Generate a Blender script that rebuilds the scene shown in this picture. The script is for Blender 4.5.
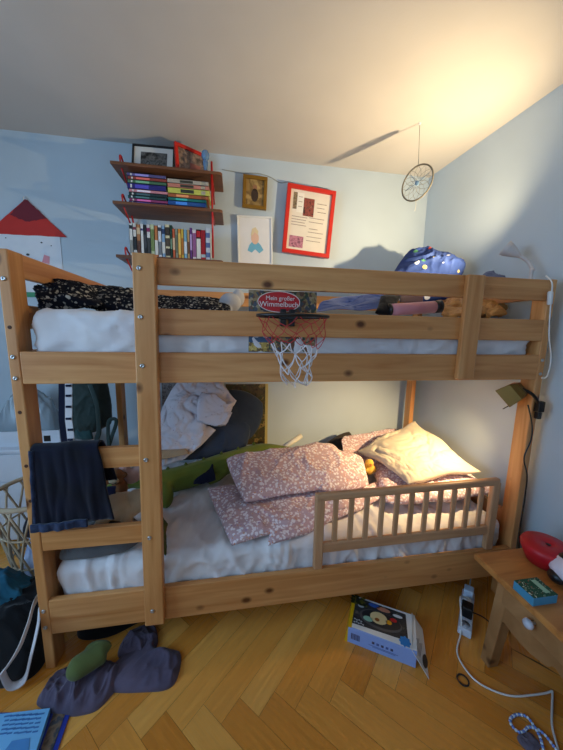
import bpy, math, random
from mathutils import Vector, Matrix, noise, Quaternion
V = Vector
random.seed(7)
for o in list(bpy.data.objects):
    bpy.data.objects.remove(o)
SC = bpy.context.scene
COL = SC.collection

# ---------------------------------------------------------------- camera
CAM_LOC = V((0.72238, -1.06652, 1.30560))
CF = V((0.15971578, 0.97567909, -0.15013719))
CR = V((0.98714867, -0.15867618, 0.01895728))
CU = V((0.00532697, 0.1512355, 0.98848341))
FPX = 291.32
cd = bpy.data.cameras.new('camera')
cam = bpy.data.objects.new('camera', cd)
COL.objects.link(cam)
cd.sensor_fit = 'AUTO'
cd.sensor_width = 36.0
cd.lens = FPX / 750 * 36
cd.clip_start = 0.02
cam.matrix_world = Matrix(((CR.x, CU.x, -CF.x, CAM_LOC.x), (CR.y, CU.y, -CF.y, CAM_LOC.y), (CR.z, CU.z, -CF.z, CAM_LOC.z), (0, 0, 0, 1)))
SC.camera = cam

def at(u, v, axis, val):
    """world point seen at photo position (u, v) on the plane axis = val"""
    d = CF + CR * ((u - 281.5) / FPX) - CU * ((v - 375) / FPX)
    t = (val - CAM_LOC[axis]) / d[axis]
    return CAM_LOC + d * t
def aY(u, v, y): return at(u, v, 1, y)
def aZ(u, v, z): return at(u, v, 2, z)

# ---------------------------------------------------------------- world, lights, exposure
w = bpy.data.worlds.new('sky')
SC.world = w
w.use_nodes = True
w.node_tree.nodes['Background'].inputs[0].default_value = (0.45, 0.68, 1.0, 1)
w.node_tree.nodes['Background'].inputs[1].default_value = 1.0
SC.view_settings.view_transform = 'Standard'
SC.view_settings.look = 'None'
SC.view_settings.gamma = 1
SC.view_settings.exposure = 0.03
def area(name, loc, direction, sx, sy, power, color, spread=180):
    l = bpy.data.lights.new(name, 'AREA')
    l.shape = 'RECTANGLE'; l.size = sx; l.size_y = sy
    l.energy = power; l.color = color; l.spread = math.radians(spread)
    o = bpy.data.objects.new(name, l); COL.objects.link(o)
    o.location = loc
    o.rotation_euler = V(direction).to_track_quat('-Z', 'Y').to_euler()
    return o
area('daylight_left_window', (-1.47, -1.0, 1.5), (1, 0.08, -0.12), 1.3, 1.2, 35, (0.40, 0.67, 1.0))
area('daylight_rear_fill', (0.2, -2.56, 1.5), (0.1, 1, -0.12), 1.5, 1.2, 5, (0.62, 0.8, 1.0))  # added general fill from behind the camera, set at an unseen window

# ---------------------------------------------------------------- object helpers
WORLD = {}
def finish(o, M, parent):
    if parent is not None:
        o.parent = parent
        o.matrix_local = WORLD[parent.name].inverted() @ M
    else:
        o.matrix_world = M
    WORLD[o.name] = M.copy()
    return o
def tag(o, label=None, cat=None, group=None, kind=None):
    if label: o['label'] = label
    if cat: o['category'] = cat
    if group: o['group'] = group
    if kind: o['kind'] = kind
    return o
def thing(name, label, cat, loc=(0, 0, 0), group=None):
    o = bpy.data.objects.new(name, None)
    COL.objects.link(o)
    o.empty_display_size = 0.05
    o.matrix_world = Matrix.Translation(V(loc))
    WORLD[o.name] = o.matrix_world.copy()
    return tag(o, label, cat, group)

def smooth_line(pts, k=6, closed=False):
    pts = [V(p) for p in pts]
    n = len(pts)
    out = []
    rng = range(n) if closed else range(n - 1)
    for i in rng:
        if closed:
            p0, p1, p2, p3 = pts[(i - 1) % n], pts[i], pts[(i + 1) % n], pts[(i + 2) % n]
        else:
            p0, p1, p2, p3 = pts[max(i - 1, 0)], pts[i], pts[i + 1], pts[min(i + 2, n - 1)]
        for j in range(k):
            t = j / k
            out.append(0.5 * ((2 * p1) + (p2 - p0) * t + (2 * p0 - 5 * p1 + 4 * p2 - p3) * t * t + (3 * p1 - p0 - 3 * p2 + p3) * t ** 3))
    if not closed: out.append(pts[-1])
    return out

def wrinkle(p, sc, seed):
    k = p * sc + V((seed * 3.1, seed * 1.7, seed * 5.3))
    k = k + noise.noise_vector(k * 0.6) * 0.7
    a = 1 - abs(noise.noise(k)); b = 1 - abs(noise.noise(k * 2.1 + V((7, 3, 1)))); c = 1 - abs(noise.noise(k * 4.3))
    return (a ** 4 - .35) + .5 * (b ** 4 - .35) + .2 * (c ** 3 - .4) + .5 * noise.noise(k * .5)

class MB:
    def __init__(s):
        s.v = []; s.f = []; s.mi = []; s.uv = None
    def add(s, vs, fs, m=0):
        b = len(s.v)
        s.v += [V(x) for x in vs]
        s.f += [tuple(i + b for i in f) for f in fs]
        s.mi += [m] * len(fs)
        return s
    def box(s, lo, hi, M=None, m=0):
        x0, y0, z0 = lo; x1, y1, z1 = hi
        vs = [V((x, y, z)) for z in (z0, z1) for y in (y0, y1) for x in (x0, x1)]
        if M is not None: vs = [M @ p for p in vs]
        return s.add(vs, [(0, 2, 3, 1), (4, 5, 7, 6), (0, 1, 5, 4), (2, 6, 7, 3), (0, 4, 6, 2), (1, 3, 7, 5)], m)
    def prism(s, pts, z0, z1, M=None, m=0):
        n = len(pts)
        vs = [V((p[0], p[1], z0)) for p in pts] + [V((p[0], p[1], z1)) for p in pts]
        if M is not None: vs = [M @ p for p in vs]
        fs = [tuple(reversed(range(n))), tuple(range(n, 2 * n))] + [(i, (i + 1) % n, (i + 1) % n + n, i + n) for i in range(n)]
        return s.add(vs, fs, m)
    def tube(s, pts, r, n=8, m=0, closed=False, flat=1.0, up0=None):
        pts = [V(p) for p in pts]
        N = len(pts)
        rs = r if isinstance(r, (list, tuple)) else [r] * N
        up = V(up0) if up0 else None
        vs = []
        for i, p in enumerate(pts):
            if closed: t = pts[(i + 1) % N] - pts[i - 1]
            else: t = pts[min(i + 1, N - 1)] - pts[max(i - 1, 0)]
            if t.length < 1e-9: t = V((0, 0, 1))
            t.normalize()
            if up is None:
                up = V((0, 0, 1)) if abs(t.z) < 0.9 else V((1, 0, 0))
            a = t.cross(up)
            if a.length < 1e-6: a = t.orthogonal()
            a.normalize()
            b = a.cross(t).normalized()
            up = b
            for k in range(n):
                th = 2 * math.pi * k / n
                vs.append(p + a * (math.cos(th) * rs[i]) + b * (math.sin(th) * rs[i] * flat))
        fs = []
        for i in range(N if closed else N - 1):
            j = (i + 1) % N
            for k in range(n):
                l = (k + 1) % n
                fs.append((i * n + k, i * n + l, j * n + l, j * n + k))
        if not closed:
            fs.append(tuple(reversed(range(n))))
            fs.append(tuple(range((N - 1) * n, N * n)))
        return s.add(vs, fs, m)
    def lathe(s, prof, n=24, M=None, m=0):
        vs = []; fs = []
        for (r, z) in prof:
            for k in range(n):
                th = 2 * math.pi * k / n
                vs.append(V((math.cos(th) * r, math.sin(th) * r, z)))
        if M is not None: vs = [M @ p for p in vs]
        for i in range(len(prof) - 1):
            for k in range(n):
                l = (k + 1) % n
                fs.append((i * n + k, i * n + l, (i + 1) * n + l, (i + 1) * n + k))
        fs.append(tuple(reversed(range(n))))
        fs.append(tuple(range((len(prof) - 1) * n, len(prof) * n)))
        return s.add(vs, fs, m)
    def ball(s, c, r, nu=16, nv=10, M=None, m=0):
        if not isinstance(r, (tuple, list)): r = (r, r, r)
        vs = []; fs = []
        for j in range(nv + 1):
            ph = math.pi * min(max(j / nv, 0.004), 0.996)
            for i in range(nu):
                th = 2 * math.pi * i / nu
                p = V((math.sin(ph) * math.cos(th) * r[0], math.sin(ph) * math.sin(th) * r[1], -math.cos(ph) * r[2]))
                if M is not None: p = M @ p
                vs.append(p + V(c))
        for j in range(nv):
            for i in range(nu):
                k = (i + 1) % nu
                fs.append((j * nu + i, j * nu + k, (j + 1) * nu + k, (j + 1) * nu + i))
        fs.append(tuple(reversed(range(nu)))); fs.append(tuple(range(nv * nu, (nv + 1) * nu)))
        return s.add(vs, fs, m)
    def grid(s, fn, nu, nv, m=0, cu=False):
        vs = [fn(i / nu, j / nv) for j in range(nv + 1) for i in range(nu if cu else nu + 1)]
        W = nu if cu else nu + 1
        fs = []
        for j in range(nv):
            for i in range(nu):
                k = (i + 1) % W
                fs.append((j * W + i, j * W + k, (j + 1) * W + k, (j + 1) * W + i))
        return s.add(vs, fs, m)
    # cushion / duvet: a bulging closed patch over four corners
    def cushion(s, c00, c10, c11, c01, h, h2=None, n=28, wr=0.01, sc=9.0, seed=0, pw=2.6, q=0.42, pinch=0.06, m=0, rnd=0.3):
        c00, c10, c11, c01 = V(c00), V(c10), V(c11), V(c01)
        N = ((c10 - c00).cross(c01 - c00) + (c11 - c10).cross(c11 - c01))
        N.normalize()
        if h2 is None: h2 = h
        n = int(n * 1.7)
        def pt(u, v, side):
            a, b = 2 * u - 1, 2 * v - 1
            # pull the edge middles in a little and round the corners, like a stuffed case
            a1 = a * math.sqrt(1 - rnd * b * b * .5); b1 = b * math.sqrt(1 - rnd * a * a * .5)
            ua = 0.5 + 0.5 * a1 * (1 - pinch * (1 - b * b)); vb = 0.5 + 0.5 * b1 * (1 - pinch * (1 - a * a))
            p = (c00 * (1 - ua) + c10 * ua) * (1 - vb) + (c01 * (1 - ua) + c11 * ua) * vb
            bul = max(0.0, (1 - abs(a) ** pw) * (1 - abs(b) ** pw)) ** q
            wz = wrinkle(p, sc * 1.15, seed)
            k = p * sc + V((seed * 3.1, seed * 1.7, seed * 5.3))
            z = (h if side > 0 else -h2) * bul + wr * wz * min(1, bul * 1.6) * (1 if side > 0 else 0.5)
            j = V((noise.noise(k * 0.6 + V((9, 0, 0))), noise.noise(k * 0.6 + V((0, 9, 0))), noise.noise(k * 0.6 + V((0, 0, 9))))) * wr * 1.2
            return p + N * z + j
        b0 = len(s.v)
        W = n + 1
        top = [pt(i / n, j / n, 1) for j in range(W) for i in range(W)]
        bot = [pt(i / n, j / n, -1) for j in range(W) for i in range(W)]
        fs = []
        mp = {}
        vs = list(top)
        for j in range(W):
            for i in range(W):
                if i in (0, n) or j in (0, n): mp[(i, j)] = j * W + i
                else:
                    mp[(i, j)] = len(vs); vs.append(bot[j * W + i])
        for j in range(n):
            for i in range(n):
                fs.append((j * W + i, j * W + i + 1, (j + 1) * W + i + 1, (j + 1) * W + i))
                fs.append((mp[(i, j)], mp[(i, j + 1)], mp[(i + 1, j + 1)], mp[(i + 1, j)]))
        return s.add(vs, fs, m)
    # heap of soft stuff over a closed plan outline
    def heap(s, out, h, z0=0.0, rings=38, seg=150, pw=2.2, q=0.5, wr=0.012, sc=12, seed=0, M=None, m=0, sink=0.0, tilt=(0, 0), ridge=None):
        bd = smooth_line([V((p[0], p[1], 0)) for p in out], max(2, seg // len(out)), True)
        n = len(bd)
        c = sum(bd, V()) / n
        vs = []; fs = []
        for side in (1, -1):
            for i in range(rings + 1):
                r = i / rings
                rr = math.sin(r * math.pi / 2)
                prof = max(0, 1 - rr ** pw) ** q
                for k, b in enumerate(bd):
                    p = c + (b - c) * max(rr, 0.003)
                    kk = p * sc + V((seed * 2.3, seed * 4.1, seed))
                    if ridge: kk = V((kk.x * ridge[0], kk.y * ridge[1], kk.z))
                    wz = wrinkle(V((kk.x, kk.y, kk.z)), .7, 0)
                    e = 1 + 0.06 * noise.noise(kk * 0.8 + V((5, 5, 5)))
                    p = c + (p - c) * e
                    if side > 0: z = z0 + h * prof + wr * wz * min(1, prof * 1.5) + 0.002
                    else: z = z0 - sink * prof
                    z += tilt[0] * (p.x - c.x) + tilt[1] * (p.y - c.y)
                    q3 = V((p.x, p.y, z))
                    vs.append(M @ q3 if M is not None else q3)
        L = (rings + 1) * n
        for i in range(rings):
            for k in range(n):
                l = (k + 1) % n
                fs.append((i * n + k, (i + 1) * n + k, (i + 1) * n + l, i * n + l))
                fs.append((L + i * n + k, L + i * n + l, L + (i + 1) * n + l, L + (i + 1) * n + k))
        for k in range(n):
            l = (k + 1) % n
            fs.append((rings * n + k, L + rings * n + k, L + rings * n + l, rings * n + l))
        fs.append(tuple(range(n))); fs.append(tuple(reversed(range(L, L + n))))
        return s.add(vs, fs, m)
    # rounded soft block with wrinkles (mattress)
    def soft(s, lo, hi, k=9, n=(40, 20, 8), wr=0.004, sc=10, seed=0, stretch=(1, 1, 1), m=0):
        lo, hi = V(lo), V(hi)
        c, hf = (lo + hi) / 2, (hi - lo) / 2
        def face(ax, sg):
            a, b = [(1, 2), (2, 0), (0, 1)][ax]
            def fn(u, v):
                p = [0, 0, 0]
                p[ax] = sg; p[a] = (2 * u - 1) * (sg if True else 1); p[b] = 2 * v - 1
                # rounding of absolute radius
                rad = 0.045
                q = V((p[0] * hf.x, p[1] * hf.y, p[2] * hf.z))
                inner = V((max(-hf.x + rad, min(hf.x - rad, q.x)), max(-hf.y + rad, min(hf.y - rad, q.y)), max(-hf.z + rad, min(hf.z - rad, q.z))))
                d = q - inner
                nn = d.normalized() if d.length > 1e-9 else V()
                q = inner + nn * rad
                w_ = q + c
                kk = V((w_.x * stretch[0], w_.y * stretch[1], w_.z * stretch[2])) * sc + V((seed, seed, seed))
                wz = wrinkle(kk, .9, 0)
                return q + c + nn * (wr * wz)
            s.grid(fn, n[a], n[b], m)
        for ax in range(3):
            for sg in (-1, 1): face(ax, sg)
        return s
    def build(s, name, mats, parent=None, smooth=True, bevel=0.0, M=None, origin='base', weld=0.0, sub=0, angle=None, mods=None):
        """links the collected geometry as ONE mesh object. Coordinates are world unless M is given."""
        if M is None:
            xs = [p.x for p in s.v]; ys = [p.y for p in s.v]; zs = [p.z for p in s.v]
            o0 = V(((min(xs) + max(xs)) / 2, (min(ys) + max(ys)) / 2, min(zs)))
            M = Matrix.Translation(o0)
            vs = [p - o0 for p in s.v]
        else: vs = s.v
        me = bpy.data.meshes.new(name)
        me.from_pydata([tuple(p) for p in vs], [], s.f)
        if not isinstance(mats, (list, tuple)): mats = [mats]
        for mt in mats: me.materials.append(mt)
        me.polygons.foreach_set('material_index', s.mi)
        me.polygons.foreach_set('use_smooth', [smooth] * len(s.f))
        me.validate()
        me.update()
        o = bpy.data.objects.new(name, me)
        COL.objects.link(o)
        if weld:
            md = o.modifiers.new('weld', 'WELD'); md.merge_threshold = weld
        if bevel:
            md = o.modifiers.new('bevel', 'BEVEL'); md.width = bevel; md.segments = 2; md.limit_method = 'ANGLE'; md.angle_limit = 0.6
            md.harden_normals = False
        if mods == 'plush':
            md = o.modifiers.new('remesh', 'REMESH'); md.mode = 'VOXEL'; md.voxel_size = 0.0055; md.use_smooth_shade = True
            md = o.modifiers.new('smooth', 'SMOOTH'); md.factor = 0.5; md.iterations = 6
        if sub:
            md = o.modifiers.new('sub', 'SUBSURF'); md.levels = sub; md.render_levels = sub
        return finish(o, M, parent)

def bar(name, p0, p1, wid, thk, mat, parent=None, side=(0, 0, 1), bevel=0.003):
    """straight board from p0 to p1 (centre line); wid along 'side', thk across it; grain runs along local X"""
    p0, p1 = V(p0), V(p1)
    x = (p1 - p0); L = x.length; x.normalize()
    y = V(side); y = (y - x * y.dot(x)).normalized()
    z = x.cross(y)
    M = Matrix(((x.x, y.x, z.x, p0.x), (x.y, y.y, z.y, p0.y), (x.z, y.z, z.z, p0.z), (0, 0, 0, 1)))
    return MB().box((0, -wid / 2, -thk / 2), (L, wid / 2, thk / 2)).build(name, mat, parent, smooth=False, bevel=bevel, M=M)
def board(name, lo, hi, mat, parent=None, bevel=0.003, axis=None):
    """axis aligned board; grain along the longest side unless told"""
    lo, hi = V(lo), V(hi)
    d = hi - lo
    ax = axis if axis is not None else max(range(3), key=lambda i: d[i])
    c = (lo + hi) / 2
    p0, p1 = c.copy(), c.copy()
    p0[ax] = lo[ax]; p1[ax] = hi[ax]
    sd = V((0, 0, 0)); o = [i for i in range(3) if i != ax]
    big = o[0] if d[o[0]] > d[o[1]] else o[1]
    oth = o[0] if big == o[1] else o[1]
    sd[big] = 1
    return bar(name, p0, p1, d[big], d[oth], mat, parent, sd, bevel)
def text_mesh(body, size, depth=0.0006):
    cu = bpy.data.curves.new('lettering', 'FONT')
    cu.body = body; cu.size = size; cu.extrude = depth; cu.align_x = 'CENTER'; cu.align_y = 'CENTER'
    o = bpy.data.objects.new('lettering', cu); COL.objects.link(o)
    dg = bpy.context.evaluated_depsgraph_get()
    me = bpy.data.meshes.new_from_object(o.evaluated_get(dg))
    bpy.data.objects.remove(o)
    return me
def text_part(name, body, size, mat, M, parent, bold=0.0):
    me = text_mesh(body, size)
    me.materials.clear(); me.materials.append(mat)
    o = bpy.data.objects.new(name, me); COL.objects.link(o)
    return finish(o, M, parent)
def frame_M(o, x, y):
    x = V(x).normalized(); y = V(y); y = (y - x * y.dot(x)).normalized(); z = x.cross(y); o = V(o)
    return Matrix(((x.x, y.x, z.x, o.x), (x.y, y.y, z.y, o.y), (x.z, y.z, z.z, o.z), (0, 0, 0, 1)))

# ---------------------------------------------------------------- materials
def nodes(name):
    m = bpy.data.materials.new(name); m.use_nodes = True
    nt = m.node_tree
    return m, nt, nt.nodes['Principled BSDF']
def lin(c):
    return tuple(((x / 255) / 12.92 if x / 255 <= 0.04045 else ((x / 255 + 0.055) / 1.055) ** 2.4) for x in c) + (1,)
def N(nt, t, **kw):
    n = nt.nodes.new(t)
    for k, v in kw.items():
        if hasattr(n, k): setattr(n, k, v)
        else: n.inputs[k].default_value = v
    return n
def ramp(nt, fac, stops, interp='LINEAR'):
    r = nt.nodes.new('ShaderNodeValToRGB'); r.color_ramp.interpolation = interp
    e = r.color_ramp.elements
    while len(e) < len(stops): e.new(0.5)
    for i, (p, c) in enumerate(stops):
        e[i].position = p; e[i].color = c if len(c) == 4 else lin(c)
    nt.links.new(fac, r.inputs[0])
    return r.outputs[0]
def mixc(nt, fac, a, b, mode='MIX'):
    n = nt.nodes.new('ShaderNodeMix'); n.data_type = 'RGBA'; n.blend_type = mode
    for s, val in ((n.inputs['Factor'], fac), (n.inputs['A'], a), (n.inputs['B'], b)):
        pass
    ins = [i for i in n.inputs if i.type == 'RGBA']
    fc = [i for i in n.inputs if i.type == 'VALUE'][0]
    for s, val in ((fc, fac), (ins[0], a), (ins[1], b)):
        if hasattr(val, 'links'): nt.links.new(val, s)
        else: s.default_value = val
    return [o for o in n.outputs if o.type == 'RGBA'][0]
def coords(nt, scale=(1, 1, 1), rnd=True, kind='Object'):
    tc = nt.nodes.new('ShaderNodeTexCoord')
    mp = nt.nodes.new('ShaderNodeMapping'); mp.inputs['Scale'].default_value = scale
    nt.links.new(tc.outputs[kind], mp.inputs[0])
    if rnd:
        oi = nt.nodes.new('ShaderNodeObjectInfo')
        mu = N(nt, 'ShaderNodeMath', operation='MULTIPLY'); mu.inputs[1].default_value = 37.0
        nt.links.new(oi.outputs['Random'], mu.inputs[0]); nt.links.new(mu.outputs[0], mp.inputs['Location'])
    return mp.outputs[0]
def bump(nt, bs, h, strength=0.3, dist=0.002):
    b = nt.nodes.new('ShaderNodeBump'); b.inputs['Strength'].default_value = strength; b.inputs['Distance'].default_value = dist
    nt.links.new(h, b.inputs['Height']); nt.links.new(b.outputs[0], bs.inputs['Normal'])
def plain(name, c, rough=0.6, metal=0.0, spec=0.5, trans=0.0, alpha=1.0, coat=0.0):
    m, nt, b = nodes(name)
    b.inputs['Base Color'].default_value = lin(c); b.inputs['Roughness'].default_value = rough; b.inputs['Metallic'].default_value = metal
    b.inputs['Specular IOR Level'].default_value = spec
    b.inputs['Transmission Weight'].default_value = trans; b.inputs['Alpha'].default_value = alpha; b.inputs['Coat Weight'].default_value = coat
    # faint mottling so no surface is perfectly even
    co = coords(nt, (18, 18, 18))
    nz = N(nt, 'ShaderNodeTexNoise', Scale=1.0, Detail=3.0)
    nt.links.new(co, nz.inputs['Vector'])
    c2 = tuple(x * 0.88 for x in lin(c)[:3]) + (1,)
    nt.links.new(mixc(nt, nz.outputs[0], lin(c), c2), b.inputs['Base Color'])
    return m
def fabric(name, c, c2=None, rough=0.9, weave=420, bs_=0.25, patch=5.0):
    m, nt, b = nodes(name)
    b.inputs['Roughness'].default_value = rough; b.inputs['Specular IOR Level'].default_value = 0.2
    b.inputs['Sheen Weight'].default_value = 0.15
    co = coords(nt)
    nz = N(nt, 'ShaderNodeTexNoise', Scale=patch, Detail=4.0); nt.links.new(co, nz.inputs['Vector'])
    if c2 is None: c2 = tuple(x * 0.86 for x in c)
    nt.links.new(ramp(nt, nz.outputs[0], [(0.35, c), (0.65, c2)]), b.inputs['Base Color'])
    n2 = N(nt, 'ShaderNodeTexNoise', Scale=weave, Detail=2.0); nt.links.new(co, n2.inputs['Vector'])
    bump(nt, b, n2.outputs[0], bs_, 0.001)
    return m
def wood(name, light, dark, knot=None, sx=2.2, sy=34, rough=0.45, knots=True, spec=0.4):
    m, nt, b = nodes(name)
    b.inputs['Roughness'].default_value = rough; b.inputs['Specular IOR Level'].default_value = spec
    co = coords(nt, (sx, sy, sy))
    dist = N(nt, 'ShaderNodeTexNoise', Scale=0.6, Detail=2.0); nt.links.new(co, dist.inputs['Vector'])
    nz = N(nt, 'ShaderNodeTexNoise', Scale=1.0, Detail=5.0, Distortion=0.8); nt.links.new(co, nz.inputs['Vector'])
    col = ramp(nt, nz.outputs[0], [(0.3, light), (0.72, dark)])
    co3 = coords(nt, (0.7, 9, 9))
    big = N(nt, 'ShaderNodeTexNoise', Scale=1.0, Detail=2.0); nt.links.new(co3, big.inputs['Vector'])
    shade = ramp(nt, big.outputs[0], [(0.3, (1, 1, 1, 1)), (0.75, (0.72, 0.62, 0.5, 1))])
    col = mixc(nt, 0.6, col, shade, 'MULTIPLY')
    if knots:
        co2 = coords(nt, (7.5, 11, 11))
        vo = N(nt, 'ShaderNodeTexVoronoi', Scale=1.0, Randomness=1.0); nt.links.new(co2, vo.inputs['Vector'])
        kf = ramp(nt, vo.outputs['Distance'], [(0.08, (1, 1, 1, 1)), (0.20, (0, 0, 0, 1))])
        sel = ramp(nt, vo.outputs['Color'], [(0.0, (0, 0, 0, 1)), (0.40, (1, 1, 1, 1))], 'CONSTANT')
        kf = mixc(nt, 1.0, kf, sel, 'MULTIPLY')
        col = mixc(nt, kf, col, lin(knot or (96, 52, 22)))
    nt.links.new(col, b.inputs['Base Color'])
    bump(nt, b, nz.outputs[0], 0.06, 0.002)
    return m

PINE = wood('pine', (224, 166, 106), (194, 128, 70))
PINE_R = wood('pine_end', (218, 158, 104), (188, 120, 70), knots=False)
BEECH = wood('beech', (208, 164, 124), (188, 142, 104), knots=False, sx=3, sy=40)
WALNUT = wood('walnut', (134, 88, 58), (100, 62, 40), knots=False, sx=3, sy=30)
RUSTIC = wood('rustic_pine', (206, 144, 78), (156, 98, 48), knot=(84, 46, 20), sx=3, sy=24, rough=0.4)
STEEL = plain('bolt_steel', (190, 190, 188), 0.3, 1.0)
WHITE_SHEET = fabric('white_sheet', (226, 222, 222), (212, 208, 212))
RED_METAL = plain('red_metal', (190, 22, 22), 0.35)
BLACK = plain('black_plastic', (16, 16, 18), 0.4)
WHITEP = plain('white_plastic', (228, 228, 226), 0.35)
CREAM = plain('cream_paper', (238, 230, 212), 0.8)

# ================================================================ THE SETTING
XL, XR, YF, YB = -1.5, 2.13, -2.6, 1.05
def ceil_z(y): return 2.43 + (y - YB) * 0.05
def struct(o): o['kind'] = 'structure'; return o
def paint(name, c, rough=0.85, bs_=0.12):
    m, nt, b = nodes(name)
    b.inputs['Roughness'].default_value = rough; b.inputs['Specular IOR Level'].default_value = 0.25
    co = coords(nt, rnd=False)
    n1 = N(nt, 'ShaderNodeTexNoise', Scale=1.6, Detail=3.0); nt.links.new(co, n1.inputs['Vector'])
    c2 = tuple(x * 0.965 for x in c)
    nt.links.new(ramp(nt, n1.outputs[0], [(0.4, c), (0.6, c2)]), b.inputs['Base Color'])
    n2 = N(nt, 'ShaderNodeTexNoise', Scale=90.0, Detail=3.0); nt.links.new(co, n2.inputs['Vector'])
    bump(nt, b, n2.outputs[0], bs_, 0.002)
    return m
WALL = paint('wall_paint', (190, 203, 212))
CEIL = paint('ceiling_paint', (212, 204, 196))
TRIM = wood('baseboard_wood', (128, 82, 46), (96, 60, 34), knots=False, rough=0.5)
WINW = plain('window_white', (232, 232, 230), 0.4)
GLASS, gnt, gb = nodes('window_glass')
gb.inputs['Transmission Weight'].default_value = 1; gb.inputs['Roughness'].default_value = 0.0; gb.inputs['IOR'].default_value = 1.05
def parquet():
    m, nt, b = nodes('oak_parquet')
    b.inputs['Roughness'].default_value = 0.34; b.inputs['Specular IOR Level'].default_value = 0.45
    at_ = nt.nodes.new('ShaderNodeAttribute'); at_.attribute_name = 'tone'
    uv = nt.nodes.new('ShaderNodeUVMap')
    mp = nt.nodes.new('ShaderNodeMapping'); mp.inputs['Scale'].default_value = (5, 90, 1); nt.links.new(uv.outputs[0], mp.inputs[0])
    nz = N(nt, 'ShaderNodeTexNoise', Scale=1.0, Detail=6.0, Distortion=0.5); nt.links.new(mp.outputs[0], nz.inputs['Vector'])
    base = ramp(nt, at_.outputs['Fac'], [(0.0, (208, 130, 48)), (0.5, (228, 152, 64)), (1.0, (238, 172, 84))])
    gr = ramp(nt, nz.outputs[0], [(0.3, (1, 1, 1, 1)), (0.75, (0.74, 0.66, 0.56, 1))])
    nt.links.new(mixc(nt, 0.75, base, gr, 'MULTIPLY'), b.inputs['Base Color'])
    rr = ramp(nt, nz.outputs[0], [(0.2, (0.22, 0.22, 0.22, 1)), (0.8, (0.34, 0.34, 0.34, 1))])
    nt.links.new(rr, b.inputs['Roughness'])
    bump(nt, b, nz.outputs[0], 0.05, 0.001)
    return m
def build_floor():
    wd, L = 0.0891, 0.50
    ox, oy = 0.798, -0.26
    e1 = V((0.7071, -0.7071, 0)); e2 = V((0.7071, 0.7071, 0))
    me = bpy.data.meshes.new('floor'); vs = []; fs = []; tones = []; uvs = []
    rnd = random.Random(3)
    for j in range(-9, 10):
        for k in range(-70, 71):
            bx, by = k * wd - j * (L + wd), k * wd + j * (L - wd)
            for r in ((bx, by, bx + L, by + wd, 0), (bx - wd, by, bx, by + L, 1)):
                g = 0.0005
                cs = [(r[0] + g, r[1] + g), (r[2] - g, r[1] + g), (r[2] - g, r[3] - g), (r[0] + g, r[3] - g)]
                ps = [V((ox, oy, 0)) + e1 * a + e2 * b_ for a, b_ in cs]
                c = sum(ps, V()) / 4
                if not (XL - 0.1 < c.x < XR + 0.1 and YF - 0.1 < c.y < YB + 0.1): continue
                for p in ps:
                    p.x = min(max(p.x, XL - 0.04), XR + 0.04); p.y = min(max(p.y, YF - 0.04), YB + 0.04)
                b0 = len(vs); vs += ps; fs.append((b0, b0 + 1, b0 + 2, b0 + 3)); tones.append(rnd.random())
                q = rnd.random() * 40
                u4 = [(0, 0), (L, 0), (L, wd), (0, wd)] if r[4] == 0 else [(0, 0), (0, wd), (L, wd), (L, 0)]
                uvs += [(a + q, b_ + q) for a, b_ in u4]
    nb = len(fs)
    x0, x1, y0, y1 = XL - 0.05, XR + 0.05, YF - 0.05, YB + 0.05
    b0 = len(vs)
    vs += [V(p) for p in ((x0, y0, -0.002), (x1, y0, -0.002), (x1, y1, -0.002), (x0, y1, -0.002), (x0, y0, -0.06), (x1, y0, -0.06), (x1, y1, -0.06), (x0, y1, -0.06))]
    for f in ((0, 1, 2, 3), (7, 6, 5, 4), (0, 4, 5, 1), (1, 5, 6, 2), (2, 6, 7, 3), (3, 7, 4, 0)):
        fs.append(tuple(b0 + i for i in f)); tones.append(0); uvs += [(0, 0)] * 4
    me.from_pydata([tuple(p) for p in vs], [], fs)
    me.materials.append(parquet()); me.materials.append(plain('floor_gap', (70, 42, 18), 0.7))
    me.polygons.foreach_set('material_index', [0] * nb + [1] * 6)
    uvl = me.uv_layers.new(name='UVMap')
    uvl.data.foreach_set('uv', [x for u in uvs for x in u])
    a = me.attributes.new('tone', 'FLOAT', 'FACE'); a.data.foreach_set('value', tones)
    me.update()
    o = bpy.data.objects.new('floor', me); COL.objects.link(o)
    return struct(o)
build_floor()
def ceil_box():
    zf, zb = ceil_z(YF), ceil_z(YB)
    b = MB()
    vs = [(XL - .05, YF - .05, zf), (XR + .05, YF - .05, zf), (XR + .05, YB + .05, zb), (XL - .05, YB + .05, zb)]
    b.add(vs + [(p[0], p[1], p[2] + 0.08) for p in vs], [(3, 2, 1, 0), (4, 5, 6, 7), (0, 1, 5, 4), (1, 2, 6, 5), (2, 3, 7, 6), (3, 0, 4, 7)])
    return struct(b.build('ceiling', CEIL, smooth=False))
ceil_box()
struct(MB().box((XL - .05, YB, -.05), (XR + .05, YB + .08, 2.5)).build('wall_back', WALL, smooth=False))
struct(MB().box((XR, YF - .05, -.05), (XR + .08, YB + .05, 2.5)).build('wall_right', WALL, smooth=False))
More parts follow.
